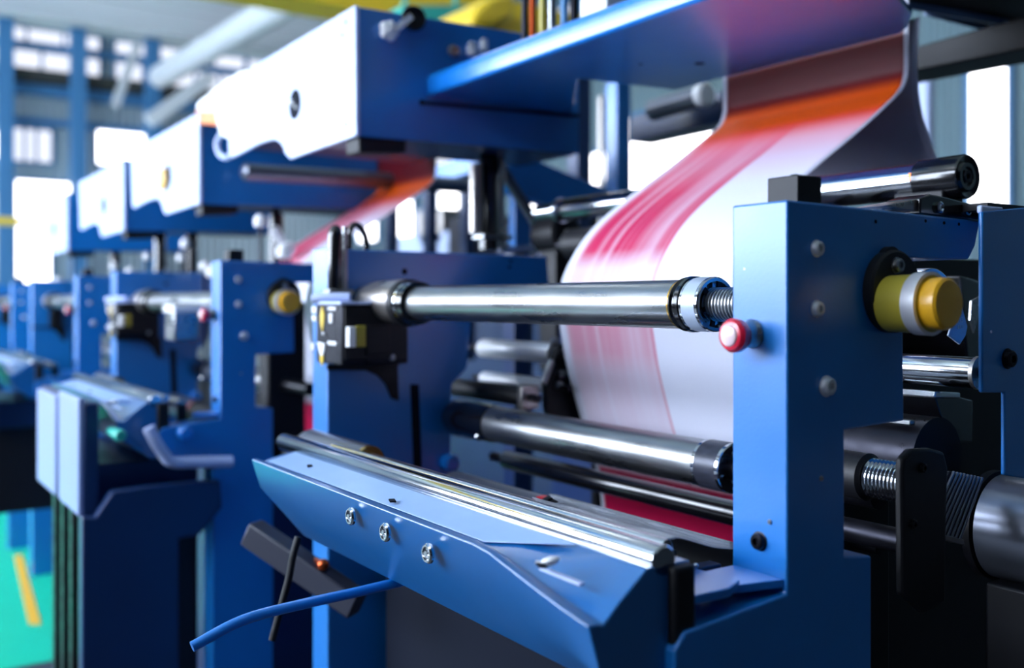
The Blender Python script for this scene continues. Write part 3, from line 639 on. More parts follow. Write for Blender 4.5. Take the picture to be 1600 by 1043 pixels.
# ---- overhead box
BX, BY = 1.0925, 2.32
def overhead_box():
    t = thing('overhead_cabinet', 'big overhead box with gleaming white end panel and dark blue front, top centre', 'machine cabinet', (1.45, 2.8, .42), 'overhead boxes in a receding row')
    z0, z1 = .4216, .752
    # body behind the white panel
    body = MB().prism([onY(556, 10, BY), onY(556, 212, BY), onY(905, 240, BY), onY(905, 66, BY)], (0, .012, 0))
    build('front_panel', body, M['blue'], t, bevel=.002)
    x1 = onY(905, 100, BY).x
    shell = MB().box(BX+.004, x1-.01, BY+.012, BY+.30, z0+.01, z1-.012).box(BX+.004, x1-.05, BY+.30, BY+.95, z0+.09, z1-.012)
    build('housing', shell, M['navy'], t, bevel=.003)
    pts = [onX(555, 8, BX), onX(556, 212, BX), onX(453, 248, BX), onX(446, 240, BX), onX(441, 226, BX), onX(433, 219, BX), onX(424, 218, BX), onX(405, 224, BX), onX(363, 246, BX), onX(358, 244, BX), onX(356, 205, BX), onX(352, 128, BX), onX(385, 110, BX)]
    wp_ = build('end_panel', MB().prism(pts, (.012, 0, 0)), M['pale'], t, bevel=.002); wp_['label'] = 'glossy white end panel'
    q = onX(461, 163, BX)
    hole = build('round_port', MB().lathe(q, (-1, 0, 0), [(-.004, .044), (.0012, .044), (.0012, .0)], 40), M['ink'], wp_)
    build('port_latch', MB().box(q.x-.014, q.x-.001, q.y-.014, q.y+.030, q.z+.000, q.z+.010).lathe(q+Vector((0, -.018, -.010)), (-1, 0, 0), [(0, .006), (.008, .006), (.008, 0)], 14), M['steel'], wp_)
    for px, py, r in ((535, 55, .006), (447, 91, .0065)):
        q = onX(px, py, BX); build('hole', MB().lathe(q, (-1, 0, 0), [(-.002, r), (.0008, r), (.0008, 0)], 18), M['ink' if px > 500 else 'bluesteel'], wp_)
    for px, py in ((541, 35), (541, 194)):
        q = onX(px, py, BX); bolt(q, (-1, 0, 0), .006, wp_, 'steel', 'screw')
    # white rounded bracket and orange cover at the far end
    bpts = [onX(x, y, BX-.006) for x, y in ((388, 108), (372, 112), (356, 122), (330, 142), (312, 156), (306, 164), (307, 172), (318, 175), (336, 174), (340, 200), (344, 212), (356, 217), (376, 216), (388, 210), (390, 190))]
    build('end_bracket', MB().prism(bpts, (.05, 0, 0)), M['white'], t, bevel=.006, seg=3)
    ob = build('orange_cover', MB().prism([onX(x, y, BX+.004) for x, y in ((306, 172), (345, 172), (345, 196), (307, 193))], (.05, 0, 0)), M['orange'], t, bevel=.004)
    ring = [onX(x, y, BX+.01) for x, y in ((352, 206), (343, 214), (339, 226), (343, 240), (352, 246), (360, 244))]
    build('hook', MB().tube(spline(ring, 5), .010, 10), M['pale'], t)
    # under-box mount, long lower tie bar, black mount
    build('rubber_mount', MB().prism([onY(560, 213, BY+.01), onY(635, 217, BY+.01), onY(634, 238, BY+.01), onY(562, 238, BY+.01)], (0, .08, 0)), M['black'], t, bevel=.004)
    # wheel clamp at the top of the front panel
    q = onY(645, 30, BY)
    build('clamp_wheel', MB().lathe(q, (-.25, -1, 0), [(-.004, .030), (.012, .034), (.018, .031), (.018, .021), (.010, .019), (.010, 0)], 36), M['gloss_black'], t)
    q2 = onY(604, 50, BY)
    kn = MB()
    for k in range(5):
        a_ = k*2*math.pi/5; kn.sphere(q2+Vector((math.cos(a_)*.014, -.014, math.sin(a_)*.014)), .014, 14)
    kn.sphere(q2+Vector((0, -.016, 0)), .016, 14).bar(q2+Vector((.014, -.008, 0)), q+Vector((-.01, -.008, .004)), .014, .016)
    build('clamp_knob', kn, M['white'], t)
    q = onY(659, 160, BY); build('hole', MB().lathe(q, (0, -1, 0), [(-.002, .008), (.0008, .008), (.0008, 0)], 18), M['ink'], t)
    return t
BOX = overhead_box()
q = onY(708, 81, BY)
t = thing('fastener_row', 'row of a grey knob and two white clips above the shelf corner', 'fasteners', (1.5, BY-.02, .66))
build('knob', MB().lathe(q, (-.3, -1, .1), [(-.01, .014), (.008, .017), (.016, .013), (.016, 0)], 20), M['worn'], t)
for px, py, w in ((738, 76, .020), (756, 71, .016)):
    q = onY(px, py, BY-.015); build('clip', MB().box(q.x-w/2, q.x+w/2, q.y-.01, q.y+.015, q.z-.018, q.z+.012).box(q.x-w/2-.004, q.x+w/4, q.y-.014, q.y, q.z+.010, q.z+.016), M['white'], t, bevel=.002)
# ---- overhang shelf
ZP = .548
def shelf():
    t = thing('overhang_shelf', 'wide blue overhead shelf with bright front lip and purple-lit underside, top right', 'shelf', (1.5, 1.9, ZP))
    c0 = onZ(670, 150, ZP)
    pts = [(c0.x, c0.y), (1.79, 2.318), (1.508, 1.93), (1.63, 1.915), (1.80, 1.895), (1.80, 1.235), (1.775, 1.20), (1.70, 1.14), (1.58, 1.09), (1.46, .95), (c0.x, .95)]
    build('shelf_plate', MB().prism([(x, y, ZP) for x, y in pts], (0, 0, .012)), M['blue_plain'], t, bevel=.002)
    lip = [(c0.x, c0.y, ZP-.001), (c0.x-.006, c0.y, ZP+.004), (c0.x-.010, c0.y, ZP+.036), (c0.x-.008, c0.y, ZP+.045), (c0.x-.003, c0.y, ZP+.053), (c0.x+.005, c0.y, ZP+.058), (c0.x+.014, c0.y, ZP+.058), (c0.x+.014, c0.y, ZP-.001)]
    build('front_lip', MB().prism(lip, (0, -(c0.y-.95), 0)), M['blue_plain'], t, bevel=.003, seg=3)
    build('end_cap', MB().prism([(x+.0, c0.y-.001, z) for x, y, z in lip], (0, .02, 0)), M['navy'], t, bevel=.003)
    for px, py, r in ((1093, 99, .012), (1001, 100, .005)):
        q = onZ(px, py, ZP); build('hole', MB().lathe((q.x, q.y, ZP+.003), (0, 0, -1), [(0, r), (.0038, r), (.0038, 0)], 24), M['ink'], t)
    q0 = onY(664, 158, BY-.004); q1 = onY(905, 178, BY-.004)
    build('seam_strip', MB().prism([q0, q1, q1+Vector((0, 0, -.010)), q0+Vector((0, 0, -.008))], (0, .006, 0)), M['ink'], t)
    return t
SHELF = shelf()
# hoses and fittings standing on the shelf
for i, (px, m, r) in enumerate(((820, 'dark_metal', .010), (832, 'copper', .011), (848, 'olive', .010), (862, 'steel', .014), (882, 'bluesteel', .011), (897, 'dark_metal', .012))):
    base = onX(px, 45, 1.36 + .02*(i % 2)); zt = .95; zb = ZP+.012
    t = thing('hose_fitting', ('black hose at the left end of the fittings on the shelf', 'copper brown hose on a white nut on the shelf', 'olive yellow hose with a grey cone nut on the shelf', 'thick silver tube in the middle of the fittings on the shelf', 'slate blue hose on the shelf', 'dark hose at the right end of the fittings on the shelf')[i], 'hose', (base.x, base.y, zb), 'hoses standing on the blue shelf')
    build('tube', MB().cyl((base.x, base.y, zb+.03), (base.x, base.y, zt), r*.8, 18), M[m], t)
    build('nut', MB().lathe((base.x, base.y, zb), (0, 0, 1), [(0, r*1.2), (.012, r*1.25), (.016, r*.8), (.022, r*1.2), (.036, r*1.1), (.045, r*.7)], 8), M['white' if i in (1, 2) else 'dark_metal'], t)
a_ = onX(925, 8, 1.34)
tag(build('valve_block', MB().box(1.33, 1.40, a_.y-.06, a_.y+.03, ZP+.012, ZP+.12), M['white'], bevel=.004), 'white valve block standing on the shelf right of the hoses', 'valve block')

# ================================================================ RIGHT SIDE MACHINERY
t = thing('roller_unit', 'silver tube roller with black end cap above the nearest frame, right', 'roller', (1.5, 1.05, .17))
XR1, ZR1 = 1.5, .2
build('barrel', MB().cyl((XR1, .985, ZR1), (XR1, 1.225, ZR1), .030, 56), M['chrome'], t)
cp = build('end_cap', MB().lathe((XR1, .905, ZR1), (0, 1, 0), [(.004, 0), (.004, .014), (0, .016), (0, .022), (.004, .025), (.002, .030), (0, .034), (.004, .036), (.080, .036), (.084, .030)], 56), M['gloss_black'], t); cp['label'] = 'black end cap'
build('screw', MB().lathe((XR1, .906, ZR1), (0, -1, 0), [(0, .012), (.002, .011), (.002, .006), (0, .005), (0, 0)], 6), M['dark_metal'], cp)
build('clip', MB().box(XR1-.034, XR1-.029, .980, .990, ZR1-.002, ZR1+.012), M['copper'], t, bevel=.001)
build('bearing_block', MB().box(XR1-.030, XR1+.028, .93, 1.02, .132, ZR1-.02), M['black'], t, bevel=.003)
t = thing('clamp_assembly', 'black clamp with two round bolts and a silver blade on top of the nearest frame', 'clamp', (1.2, .78, .1))
build('blade', MB().prism([onY(1380, 321, .75), onY(1440, 310, .75), onY(1442, 332, .75)], (0, .05, 0)), M['worn'], t, bevel=.001)
build('body', MB().prism([onY(1438, 309, .745), onY(1454, 303, .745), onY(1480, 308, .745), onY(1532, 322, .745), onY(1533, 346, .745), onY(1438, 334, .745)], (0, .05, 0)), M['gloss_black'], t, bevel=.002)
for px, py, r in ((1466, 324, .0075), (1509, 328, .0070)):
    q = onY(px, py, .745); build('bolt', MB().lathe(q, (0, -1, 0), [(-.002, r), (.004, r), (.005, r*.7), (.003, r*.5), (.003, 0)], 24), M['chrome'], t)
PX = .70
t = thing('access_panel', 'blue flat machine panel at the right picture edge with a domed screw', 'panel', (1.3, PX, -.2))
build('panel', MB().prism([onY(x, y, PX) for x, y in ((1535, 330), (1600, 324), (1730, 315), (1730, 770), (1570, 742), (1570, 613), (1535, 613))], (0, .006, 0)), M['blue'], t, bevel=.002)
q = onY(1535, 330, PX); build('top_highlight', MB().box(q.x, q.x+.05, PX+.001, PX+.008, q.z-.002, q.z+.008), M['pale'], t, bevel=.002)  # highlight along the panel top, put in as a pale bar
build('top_strip', MB().box(q.x+.03, q.x+.3, PX+.01, PX+.09, q.z+.004, q.z+.014), M['black'], t, bevel=.001)
q = onY(1574, 560, PX); bolt(q+Vector((0, .001, 0)), (0, -1, 0), .0115, t, 'dark_metal')
q = onY(1548, 518, PX); build('screw', MB().lathe(q, (0, -1, 0), [(-.001, .0018), (.001, .0018), (.001, 0)], 12), M['pale'], t)
build('support_post', MB().box(1.50, 1.56, PX+.006, PX+.06, ZF, -.215), M['navy'], t, bevel=.003)
t = thing('gear_case', 'black gear case filling the gap between the blue frame and the right panel', 'gear case', (1.6, 1.1, ZF))
build('case', MB().box(1.345, 2.2, 1.14, 1.222, ZF, .085), M['black'], t, bevel=.004)
build('ledge', MB().box(1.30, 1.5, 1.00, 1.2, -.05, -.035).box(1.33, 1.5, 1.0, 1.2, .055, .068), M['dark_metal'], t, bevel=.002)
build('cover', MB().prism([onY(1500, 430, .98), onY(1534, 440, .98), onY(1534, 560, .98), onY(1512, 560, .98)], (0, .2, 0)), M['gloss_black'], t, bevel=.003)
# silver collar and tag plate behind the knob
t = thing('cable_collar', 'curved steel collar with a hanging printed tag behind the yellow knob', 'collar', (1.2, .82, -.03))
c = onY(1458, 478, .80); ar = []
for k in range(15):
    a_ = math.radians(112 - k*7); ar.append(c+Vector((math.cos(a_)*.052, 0, math.sin(a_)*.052)))
inn = []
for k in range(15):
    a_ = math.radians(112 - (14-k)*7); inn.append(c+Vector((math.cos(a_)*.040, 0, math.sin(a_)*.040)))
build('collar_band', MB().prism(ar+inn, (0, .03, 0)), M['chrome'], t, bevel=.001)
tp = [onY(x, y, .80) for x, y in ((1483, 456), (1494, 457), (1504, 480), (1512, 510), (1509, 524), (1500, 538), (1482, 524), (1486, 512), (1488, 490))]
tg = build('tag_plate', MB().prism(tp, (0, .003, 0)), M['label'], t, bevel=.0008)
def text(s_, size, loc, rx, rz, m, parent, name='lettering', ext=.0004):
    cu = bpy.data.curves.new(name, 'FONT'); cu.body = s_; cu.size = size; cu.extrude = ext; cu.align_x = 'CENTER'; cu.align_y = 'CENTER'
    tmp = bpy.data.objects.new('tmp', cu); COL.objects.link(tmp); bpy.context.view_layer.update()
    me = bpy.data.meshes.new_from_object(tmp.evaluated_get(bpy.context.evaluated_depsgraph_get())); bpy.data.objects.remove(tmp)
    r_ = parent
    while r_.parent: r_ = r_.parent
    mt = Matrix.Translation(Vector(loc)-ORIG[r_.name]) @ Matrix.Rotation(rz, 4, 'Z') @ Matrix.Rotation(rx, 4, 'X')
    me.transform(mt); me.materials.append(m); o = bpy.data.objects.new(name, me); COL.objects.link(o); o.parent = parent; return o
q = onY(1496, 488, .7985); text('CJP-', .011, q, math.pi/2, 0, M['ink'], tg)
q = onY(1500, 500, .7985); text('113', .010, q, math.pi/2, 0, M['white'], tg)
q = onY(1501, 511, .7985); text('8 L1', .008, q, math.pi/2, 0, M['white'], tg)
t2 = MB().prism([onY(x, y, .86) for x, y in ((1518, 470), (1533, 462), (1530, 490), (1522, 520), (1516, 500))], (0, .003, 0)); build('blade', t2, M['steel'], t)
RV = roller('short polished roller seen through the gap right of the nearest frame', 1.35, -.103, .80, 1.15, .0225, None, 'chrome', shaft=.4, ext=.03)
build('end_disc', MB().lathe((1.35, .795, -.103), (0, 1, 0), [(0, .012), (0, .024), (.006, .024), (.006, .012)], 40), M['worn'], RV)
t = thing('ink_block', 'small black tapered block with a silver top edge under the short polished roller', 'block', (1.24, .9, -.19))
build('body', MB().prism([onY(x, y, .86) for x, y in ((1461, 620), (1500, 620), (1520, 625), (1520, 690), (1482, 690))], (0, .07, 0)), M['gloss_black'], t, bevel=.002)
build('top_edge', MB().prism([onY(x, y, .855) for x, y in ((1462, 611), (1501, 613), (1501, 622), (1460, 621))], (0, .06, 0)), M['chrome'], t, bevel=.002)
t = thing('dark_drum', 'broad dark grey drum with a bright upper edge behind the frame foot', 'drum', (1.33, 1.0, -.26))
build('drum_body', MB().cyl((1.33, .85, -.232), (1.33, 1.18, -.232), .062, 56), M['dark_metal'], t)
build('edge_strip', MB().bar((1.285, .86, -.176), (1.285, 1.19, -.176), .012, .008), M['steel'], t, bevel=.002)
# threaded hub
t = thing('threaded_hub', 'black hub with bright coil rings low on the right', 'hub', (1.12, .8, -.25))
c = Vector((1.125, .752, -.232)); d = Vector((0, 1, 0)); L_ = .062; pr = []
for k in range(11): pr += [(L_*k/11, .0235), (L_*(k+.4)/11, .0258), (L_*(k+.8)/11, .0235)]
build('coil', MB().lathe(c, d, pr, 48), M['chrome'], t)
build('hub_body', MB().lathe(c+d*.062, d, [(0, .026), (.004, .031), (.06, .031)], 40), M['black'], t)
build('rod', MB().lathe(c+Vector((0, 0, -.075)), d, [(0, .016), (.12, .016)], 32), M['dark_metal'], t)
t = thing('drive_bracket', 'tall black rounded drive bracket between the coil hub and the ribbed belt', 'bracket', (1.2, .82, -.35))
pts = [onY(x, y, .738) for x, y in ((1410, 735), (1412, 716), (1425, 702), (1455, 700), (1476, 706), (1482, 730), (1480, 800), (1478, 940), (1445, 960), (1412, 930))]
build('body', MB().prism(pts, (0, .012, 0)), M['black'], t, bevel=.004, seg=3)
for px, py in ((1440, 730), (1425, 818)):
    bolt(onY(px, py, .738), (0, -1, 0), .006, t, 'dark_metal')
t = thing('ribbed_belt', 'grey ribbed drive belt sloping down to the left', 'belt', (1.3, .77, -.3))
c4 = [onY(1487, 736, .77), onY(1536, 746, .77), onY(1500, 846, .77), onY(1442, 830, .77)]
build('belt_body', MB().prism(c4, (0, .01, 0)), M['dark_metal'], t, bevel=.003)
rb = MB()
for k in range(9):
    f = (k+.5)/9; rb.tube([c4[0].lerp(c4[1], f)+Vector((0, -.001, 0)), c4[3].lerp(c4[2], f)+Vector((0, -.001, 0))], .0022, 8)
tag(build('rib', rb, M['coated'], t), kind='stuff')
build('belt_end', MB().prism([c4[3]+Vector((0, -.006, .004)), c4[2]+Vector((0, -.006, .004)), c4[2]+Vector((.002, -.006, -.004)), c4[3]+Vector((.002, -.006, -.004))], (0, .02, 0)), M['worn'], t, bevel=.001)
t = thing('motor_drum', 'dark blue-grey drum with a bright streak at the bottom right corner', 'drum', (1.4, .74, -.42))
c = Vector((1.395, .30, -.325)); build('drum_body', MB().lathe(c, (0, 1, 0), [(0, .066), (.004, .074), (.49, .074), (.494, .066)], 64), M['coated'], t)
build('end_rim', MB().lathe(c+Vector((0, .494, 0)), (0, 1, 0), [(0, .06), (0, .078), (.012, .078), (.012, .06)], 48), M['black'], t)
build('casing', MB().box(c.x-.06, c.x+.08, .60, .78, ZF, c.z-.07), M['black'], t, bevel=.004)
t = thing('lower_case', 'black lower case under the coil hub at the bottom right', 'case', (1.1, .95, ZF))
build('case', MB().box(1.13, 1.33, .93, .985, ZF, -.28), M['black'], t, bevel=.003)
# dark upper beam at top right
t = thing('overhead_truss', 'dark navy overhead truss with pale blue edges in the top right corner', 'truss', (2.2, 1.4, .75))
build('lower_beam', MB().prism([onX(x, y, 2.35) for x, y in ((1330, 130), (1412, 114), (1760, 45), (1760, -20), (1412, 78), (1330, 92))], (.15, 0, 0)), M['black'], t, bevel=.004)
zz = .72
build('deck_plate', MB().prism([onZ(x, y, zz) for x, y in ((1378, 2), (1448, 17), (1545, 46), (1600, 53), (1760, 80), (1760, -90), (1300, -90), (1200, -30))], (0, 0, .02)), M['black'], t, bevel=.002)
for (xa, ya, xb, yb, w) in ((1378, 0, 1556, 32, .006), (1445, 17, 1545, 44, .005), (1556, 32, 1620, 47, .010), (1545, 44, 1570, 34, .008), (1552, 65, 1620, 76, .005), (1552, 65, 1592, 58, .004)):
    a_ = onZ(xa, ya, zz-.006); b_ = onZ(xb, yb, zz-.006); build('edge_strip', MB().bar(a_, b_, w*1.3, .02), M['strippale'], t)
# hanging panel strips on right wall area
for i, (x0, x1, y0, y1, m) in enumerate(((1412, 1450, 95, 300, 'pale'), (1300, 1410, 60, 130, 'wallside'))):
    if i: continue
    p0 = onX(x0, y0, 6.0); p1 = onX(x1, y1, 6.0)
    tag(build('wall_sheet', MB().box(6.0, 6.08, p1.y, p0.y, p1.z, p0.z), M[m], bevel=.01), 'cream wall sheet showing beyond the right edge of the web', 'wall sheet')

# ================================================================ STRUCTURES BEHIND THE WEB AND UNDER THE BOX
def post(px, py0, py1, X, w, m, name, label, cat, grp=None):
    a_ = onX(px, py0, X); b_ = Vector((0, 0, ZF))
    return tag(build(name, MB().box(X-w/2, X+w/2, a_.y-w/2, a_.y+w/2, b_.z, a_.z), M[m], bevel=.004), label, cat, grp)
post(966, 130, 520, 2.5, .07, 'blue', 'support_post', 'blue post behind the shelf, left of the bright window', 'post')
post(905, 60, 520, 3.12, .09, 'navy', 'support_post', 'dark navy post in the shade under the shelf end', 'post')
post(940, 150, 470, 3.0, .025, 'worn', 'support_rod', 'thin brown rod left of the blue post behind the shelf', 'rod')
t = thing('guide_roller', 'blue-grey guide roller with a bright round end under the shelf', 'roller', (2.3, 2.3, .4))
build('stand', MB().box(2.31, 2.37, 2.0, 2.06, ZF, .47), M['navy'], t, bevel=.003)
a_ = onX(1020, 172, 2.2); b_ = onX(1102, 148, 2.2)
build('barrel', MB().cyl(a_, b_, .035, 32), M['coated'], t); build('end_disc', MB().lathe(b_, b_-a_, [(-.02, .036), (.004, .038), (.010, .03), (.010, 0)], 32), M['white'], t)
build('bearer', MB().prism([onX(x, y, 2.3) for x, y in ((985, 182), (1128, 142), (1128, 190), (985, 222))], (.1, 0, 0)), M['navy'], t, bevel=.004)
ID1 = roller('pale steel idler roller just above the left shoulder of the web', 1.62, .245, 1.40, 2.14, .030, None, 'chrome', shaft=.5, ext=.05)
build('end_stub', MB().lathe((1.62, 2.14, .245), (0, 1, 0), [(0, .02), (.0, .034), (.012, .034), (.014, .022), (.11, .022)], 32), M['chrome'], ID1)
ID2 = roller('black rubber roller directly below the pale idler, behind the web shoulder', 1.62, .150, 1.50, 2.10, .042, None, 'black', name='rubber_roller', shaft=.4, ext=.05)
# uprights carrying the overhead box
PIS2 = piston(764, 236, 392, 2.46, .030, 'thick black air cylinder under the middle of the overhead box', None)
build('sleeve', MB().cyl((PIS2.location.x-.045, 2.46, .20), (PIS2.location.x-.045, 2.46, .40), .020, 20), M['worn'], PIS2)
t = thing('diagonal_brace', 'grey diagonal brace forming a triangle right of the thick cylinder', 'brace', (1.8, 2.5, .15))
build('strut', MB().bar(onY(782, 262, 2.5), onY(862, 388, 2.5), .03, .024), M['coated'], t, bevel=.003)
build('foot', MB().bar(onY(784, 391, 2.5), onY(868, 386, 2.5), .03, .02), M['pale'], t, bevel=.003)
build('upright', MB().bar(onY(780, 262, 2.5), onY(783, 395, 2.5), .03, .018), M['navy'], t, bevel=.003)
q = onY(800, 391, 2.5); build('column', MB().box(q.x, q.x+.06, 2.49, 2.55, ZF, q.z), M['navy'], t, bevel=.003)
q = onY(830, 391, 2.5); build('bolt', MB().sphere(q, .016, 16), M['white'], t)
# blue bridge beam behind, px 590-740
a_ = onX(585, 318, 2.6); b_ = onX(745, 262, 2.6)
t = thing('bridge_beam', 'light blue sloping bridge beam behind the first overhead box', 'beam', (2.6, a_.y, a_.z))
build('beam', MB().prism([onX(585, 318, 2.6), onX(745, 266, 2.6), onX(745, 238, 2.6), onX(585, 292, 2.6)], (.14, 0, 0)), M['blue_plain'], t, bevel=.004)
for i, (px, py0) in enumerate(((612, 310), (672, 290), (731, 270))):
    q = onX(px, py0, 2.66); build('leg', MB().box(2.63, 2.69, q.y-.03, q.y+.03, -.3, q.z), M['navy'], t, bevel=.003)
t = thing('conveyor_bench', 'grey and white machine bench glimpsed between the frame and the blue beam', 'bench', (3.2, 4.0, ZF))
for k, (x0, x1, y0, y1, m) in enumerate(((600, 700, 372, 402, 'pale'), (700, 745, 340, 402, 'dark_metal'), (790, 880, 345, 402, 'dark_metal'), (655, 690, 330, 380, 'worn'))):
    a2 = onX(x0, y0, 3.2); b2 = onX(x1, y1, 3.2)
    build('module', MB().box(3.2, 3.5, b2.y, a2.y, b2.z, a2.z), M[m], t, bevel=.01)
a2 = onX(600, 402, 3.2); b2 = onX(880, 402, 3.2)
build('bench_body', MB().box(3.2, 3.6, b2.y, a2.y, ZF, b2.z), M['navy'], t, bevel=.01)
t = thing('round_shaft_motor', 'black round motor with a pale centre beside the left shoulder of the web', 'motor', (1.7, 2.3, .1))
q = onY(885, 365, 2.25); build('motor_body', MB().lathe(q, (0, -1, 0), [(-.1, .055), (0, .055), (.006, .048), (.006, 0)], 32), M['black'], t)
build('centre_cap', MB().lathe(q+Vector((0, -.006, 0)), (0, -1, 0), [(0, .012), (.006, .010), (.006, 0)], 20), M['white'], t)
build('mount', MB().box(q.x-.03, q.x+.03, 2.26, 2.34, -.2, q.z), M['black'], t, bevel=.003)
t = thing('blue_bracket_arm', 'mid blue bracket arm with pale end piece behind the frame corner', 'bracket', (1.9, 2.7, .1))
q = onY(815, 300, 2.82); build('column', MB().box(q.x, q.x+.05, 2.82, 2.86, ZF, q.z-.2), M['navy'], t, bevel=.003)
build('arm', MB().prism([onY(x, y, 2.8) for x, y in ((775, 262), (835, 248), (960, 300), (960, 340), (880, 330), (800, 300))], (0, .06, 0)), M['blue_plain'], t, bevel=.004)
build('post', MB().prism([onY(x, y, 2.82) for x, y in ((805, 245), (830, 245), (830, 420), (805, 420))], (0, .04, 0)), M['blue'], t, bevel=.003)
build('pad', MB().prism([onY(x, y, 2.78) for x, y in ((846, 390), (880, 392), (880, 432), (846, 432))], (0, .02, 0)), M['pale'], t, bevel=.003)

# ================================================================ UNDER THE TRAY (unit 1, lower left)
t = thing('base_shadow_frame', 'machine base with the shade under the foreground tray painted black', 'machine base', (1.2, 1.5, ZF))
build('body', MB().box(.98, 1.28, 1.0, 1.93, ZF, -.50), M['ink'], t, bevel=.004)  # shaded interior under the tray, put in as a flat black body
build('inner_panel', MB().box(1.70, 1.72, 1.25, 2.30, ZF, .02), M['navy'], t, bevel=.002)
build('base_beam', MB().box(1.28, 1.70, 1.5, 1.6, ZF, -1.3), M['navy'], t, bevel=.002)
tag(build('bent_pipe', MB().tube(spline([onY(640, 905, 1.35), onY(560, 924, 1.35), onY(470, 944, 1.35), onY(380, 968, 1.35), onY(300, 1010, 1.35)], 6), .0075, 14), M['blue_plain']), 'bright blue pipe sloping up to the right under the tray', 'pipe')
tag(build('cable', MB().tube(spline([onY(466, 838, 1.6), onY(458, 868, 1.6), onY(452, 900, 1.6), onY(440, 945, 1.6), onY(425, 1000, 1.6)], 6), .006, 10), M['black']), 'thin black cable hanging under the tray', 'cable')
tag(build('base_rail', MB().bar(onY(392, 830, 1.95), onY(560, 945, 1.75), .045, .05), M['slate'], bevel=.004), 'dark grey diagonal base rail under the tray', 'rail')
# red end switch
q = onY(505, 882, 1.8); tag(build('indicator_bead', MB().sphere(q, .012, 14).cyl(q, q+Vector((0, .08, .0)), .006, 10), M['copper']), 'small copper-pink indicator bead in the dark under the tray', 'indicator')

# ================================================================ REPEATED UNITS ALONG THE LINE
where = {1: 'second', 2: 'third', 3: 'fourth'}
rep = [
    (FRAME_B, 'blurred blue near side frame with yellow knob in the {} press unit', (1, 2, 3)),
    (FRAME_A, 'blurred blue far side frame of the {} press unit', (1, 2, 3)),
    (ROLL1, 'upper steel roller of the {} press unit, at eye level', (1, 2, 3)),
    (ROLL2, 'lower steel roller of the {} press unit', (1, 2)),
    (TRAY, 'blurred blue tray of the {} press unit with its white-glinting rail', (1, 2, 3)),
    (WIPE, 'rod with grey sleeve behind the tray of the {} press unit', (1, 2)),
    (BACKR, 'grey roller with red ring in the {} press unit', (1,)),
    (CBOX, 'control box on the far frame of the {} press unit', (1,)),
]
for src, lab, ks in rep:
    for k in ks: copy_tree(src, off=(0, PITCH*k, 0), label=lab.format(where[k]), skip=('screw',) if k > 1 else ())
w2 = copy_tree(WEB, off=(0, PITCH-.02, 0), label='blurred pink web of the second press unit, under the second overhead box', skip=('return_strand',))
for i, (Y, dz) in enumerate(((3.65, -.066), (4.81, -.095), (6.18, -.13))):
    c = copy_tree(BOX, off=(0, Y-BY, dz), label=('second overhead box in the row, white end panel with yellow tab', 'third overhead box in the row, smaller and blurred', 'fourth and farthest overhead box at the far left')[i], skip=('clamp_wheel', 'clamp_knob', 'end_bracket', 'orange_cover', 'hook'))
    ep = [x for x in c.children if x.name.startswith('end_panel')][0]
    if i == 0:
        q = onX(256, 280, BX-.01)
        build('yellow_tab', MB().lathe(q, (-1, 0, 0), [(-.004, .045), (.01, .045), (.012, .03), (.012, 0)], 28), M['gold'], ep)
# lower tie rail on second box
tag(build('tie_rail', MB().lathe(onY(378, 268, 3.55), onY(600, 282, 3.55)-onY(378, 268, 3.55), [(0, .02), (.01, .032), (1.2, .032), (1.21, .02)], 20), M['coated']), 'dark rounded tie rail along the front of the second overhead box', 'rail')
# uprights between boxes and frames further back
for i, (px, Y) in enumerate(((432, 3.75), (300, 4.9), (250, 4.9), (180, 6.3))):
    a_ = onY(px, 320, Y); b_ = onY(px, 430, Y)
    tag(build('air_cylinder', MB().lathe((a_.x, Y, ZF), (0, 0, 1), [(0, .028), (a_.z-ZF-.04, .028), (a_.z-ZF-.03, .016), (a_.z-ZF+.12, .016)], 20), M['gloss_black']), ('black air cylinder under the second overhead box', 'right one of two black cylinders under the third overhead box', 'left one of two black cylinders under the third overhead box', 'black cylinder under the farthest overhead box')[i], 'air cylinder', 'cylinders under the far overhead boxes')
# fittings of the second and third units, their blurred glints painted white
dots = [(407, 345, 3.4), (430, 362, 3.4), (444, 392, 3.3), (436, 372, 3.4), (452, 388, 3.5), (290, 380, 4.6), (283, 402, 4.6), (255, 424, 4.9), (230, 400, 5.2), (204, 425, 5.2), (178, 415, 5.6), (320, 415, 3.9), (332, 424, 3.8), (90, 440, 6.5), (115, 390, 6.8)]
for i, (px, py, Y) in enumerate(dots):
    q = onY(px, py, Y); rr_ = random.uniform(.018, .032)
    t = thing('nozzle', 'small nozzle with an out-of-focus glint painted white, between the far press units', 'nozzle', (q.x, q.y, q.z-rr_), 'nozzles with painted glints between far units')
    build('tip', MB().lathe(q+Vector((0, 0, -rr_)), (0, 0, 1), [(0, rr_*.6), (rr_*.3, rr_), (rr_*1.4, rr_), (rr_*2, rr_*.5), (rr_*2, 0)], 16), M['white'], t)
    build('stem', MB().cyl(q+Vector((0, 0, -rr_*1)), Vector((q.x, q.y, -.5 if q.y < 3.9 else ZF)), .007, 8), M['dark_metal'], t)
# silver blocks seen in unit 2
q0 = onY(272, 478, 2.95); q1 = onY(312, 532, 2.95)
t = thing('valve_box', 'silver rectangular box hanging under the bright roller of the second unit', 'valve box', (q0.x, 2.95, q1.z))
build('housing', MB().box(q0.x, q1.x, 2.95, 3.05, q1.z, q0.z), M['steel'], t, bevel=.006); build('lid', MB().box(q0.x-.003, .95, 2.94, 3.06, q0.z-.02, q0.z+.004), M['white'], t, bevel=.004)
